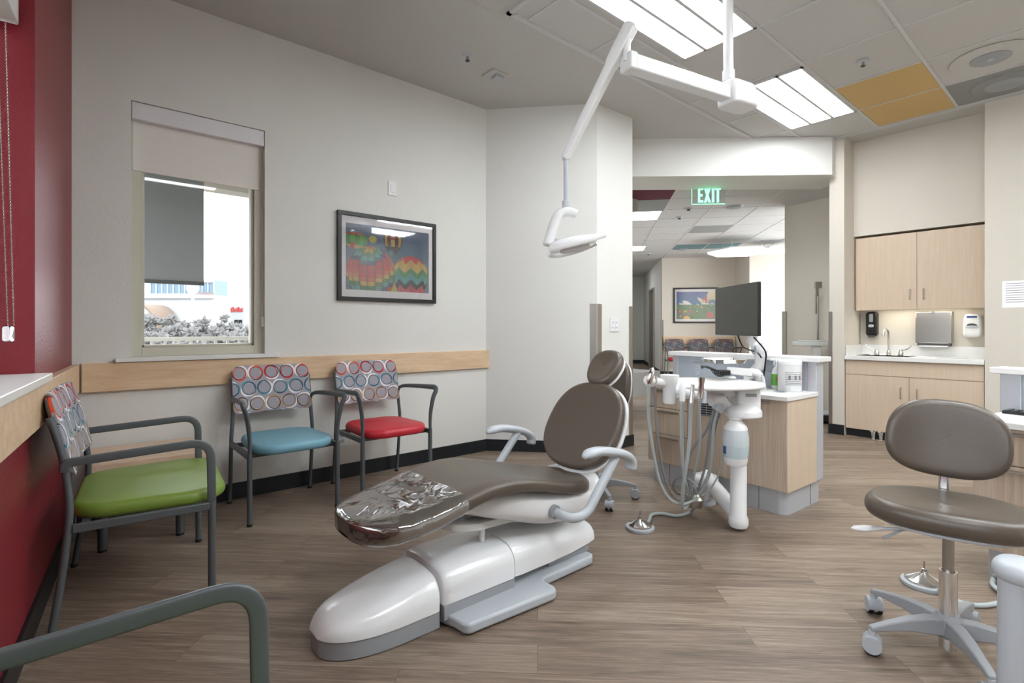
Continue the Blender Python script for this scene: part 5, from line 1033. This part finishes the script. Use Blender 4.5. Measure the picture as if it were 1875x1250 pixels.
def bld(name, label, x0, x1, ytop, d, dep, m_, G=-1.0):
    a, b = pd(x0, ytop, d), pd(x1, ytop, d); c_ = (a+b)/2; t = thing(name, label, 'building', (c_.x, c_.y, -1.0), -YAW); w = (b-a).length/2; h = a.z+1.0; q = MB(); q.box(-w, w, 0, dep, 0, h); obj('walls', q, m_, t); return t, w, h
t, w, h = bld('office_building', 'glass office building seen through the square window', 276, 392, 512, 62, 3, BGLASS)
q = MB()
for k in (.0, 1.3, 2.6): q.box(-w, w, -.15, .02, h-.35-k*1.25, h-.05-k*1.25)
for k in range(12): q.box(-w+2*w*k/11-.06, -w+2*w*k/11+.06, -.1, .02, 1, h)
obj('mullions', q, BWALL, t); q = MB(); q.box(w*.30, w, -.5, 0, h-3.6, h-1.55); sg = obj('sign_panel', q, SIGNB, t); q = MB(); q.pad(sup(.9, .7, 2, 18), .1, .03, Matrix.Translation((w*.62, -.5, h-2.5)) @ Matrix.Rotation(PI/2, 4, 'X')); obj('emblem', q, BWALL, sg)
t, w, h = bld('office_wing', 'white wing of the office building at the left of the window', 236, 276, 516, 63, 3, BWALL); 
t, w, h = bld('low_building', 'low white building with an arched brown roof outside', 220, 392, 546, 52, 3, BWALL); q = MB(); q.box(-w, w, -.3, 3, h, h+.35); obj('roof_edge', q, BWALL, t); q = MB(); q.box(w*.52, w*.72, -.08, .02, h-2.6, h-1.0); obj('garage_door', q, LGREY, t)
q = MB(); q.loft([[Vector((-.5+1.9*math.cos(a), y, h-3.1+2.4*math.sin(a))) for a in [PI*i/14 for i in range(15)]] for y in (-3.6, -.3)]); ar_ = obj('arched_roof', q, ROOFB, t); q = MB(); q.loft([[Vector((-.5+1.7*math.cos(a), y, h-3.1+2.2*math.sin(a))) for a in [PI*i/14 for i in range(15)]] for y in (-3.66, -3.58)]); obj('arch_face', q, BWALL, ar_)
t, w, h = bld('shop_building', 'small white shop building with a red sign outside', 414, 448, 546, 72, 3, BWALL); q = MB()
for i, x in enumerate((-.55, -.35, -.18, -.02, .16, .30, .44, .60)): q.box(x*1.6-.09, x*1.6+.09, -.1, 0, h-1.9, h-1.45+.12*(i % 3))
obj('sign_letters', q, SIGNR, t); q = MB()
for x in (-.1, .35): q.box(w*x, w*x+.5, -.05, .01, h-4.2, h-3.0)
obj('window', q, BLACK, t)
p = pd(353, 527, 45); t = thing('pylon_sign', 'round white and teal sign on a post outside the window', 'sign', (p.x, p.y, -1.0), -YAW); q = MB(); q.tube([(0, 0, 0), (0, 0, p.z+1.0)], .12, 8); obj('post', q, BWALL, t); q = MB(); q.pad(sup(.55, .62, 2, 28), .16, .03, Matrix.Translation((0, .08, p.z+1.0)) @ Matrix.Rotation(PI/2, 4, 'X')); obj('sign_face', q, BWALL, t); q = MB(); q.box(-.18, .18, -.12, -.05, p.z+1.5, p.z+1.9); obj('sign_cap', q, SIGNT, t)
# ================================================================== LIGHT, CAMERA
sc = bpy.context.scene
wd = bpy.data.worlds.new('sky'); sc.world = wd; wd.use_nodes = True; nt = wd.node_tree; bg = nt.nodes['Background']
sk = nt.nodes.new('ShaderNodeTexSky'); sk.sky_type = 'HOSEK_WILKIE'; sk.turbidity = 6; sk.ground_albedo = .5; sk.sun_direction = (-.3, -.6, .75)
mx = nt.nodes.new('ShaderNodeMix'); mx.data_type = 'RGBA'; mx.inputs[0].default_value = .75; mx.inputs[7].default_value = (.92, .96, 1, 1); nt.links.new(sk.outputs[0], mx.inputs[6])
nt.links.new(mx.outputs[2], bg.inputs[0]); bg.inputs[1].default_value = 3.0
sl = bpy.data.lights.new('sun', 'SUN'); sl.energy = .9; sl.angle = math.radians(1.5); so = bpy.data.objects.new('sun', sl); C.objects.link(so)
so.rotation_euler = Vector((RX-.02, RY, -.62)).to_track_quat('-Z', 'Y').to_euler()
cam = bpy.data.cameras.new('camera'); cam.sensor_width = 36; cam.lens = F/1875*36; cam.shift_y = (HY-625)/1875; cam.clip_start = .05; cam.clip_end = 500
co = bpy.data.objects.new('camera', cam); C.objects.link(co); co.location = (0, 0, EYE); co.rotation_euler = (PI/2, 0, -YAW); sc.camera = co
vs = sc.view_settings; sc.display_settings.display_device = 'sRGB'; vs.view_transform = 'Standard'; vs.look = 'None'; vs.gamma = 1; vs.use_curve_mapping = False; vs.exposure = 1.27
sc.cycles.use_denoising = True; sc.cycles.max_bounces = 10; sc.cycles.diffuse_bounces = 6; sc.cycles.transparent_max_bounces = 16; sc.cycles.sample_clamp_indirect = 8
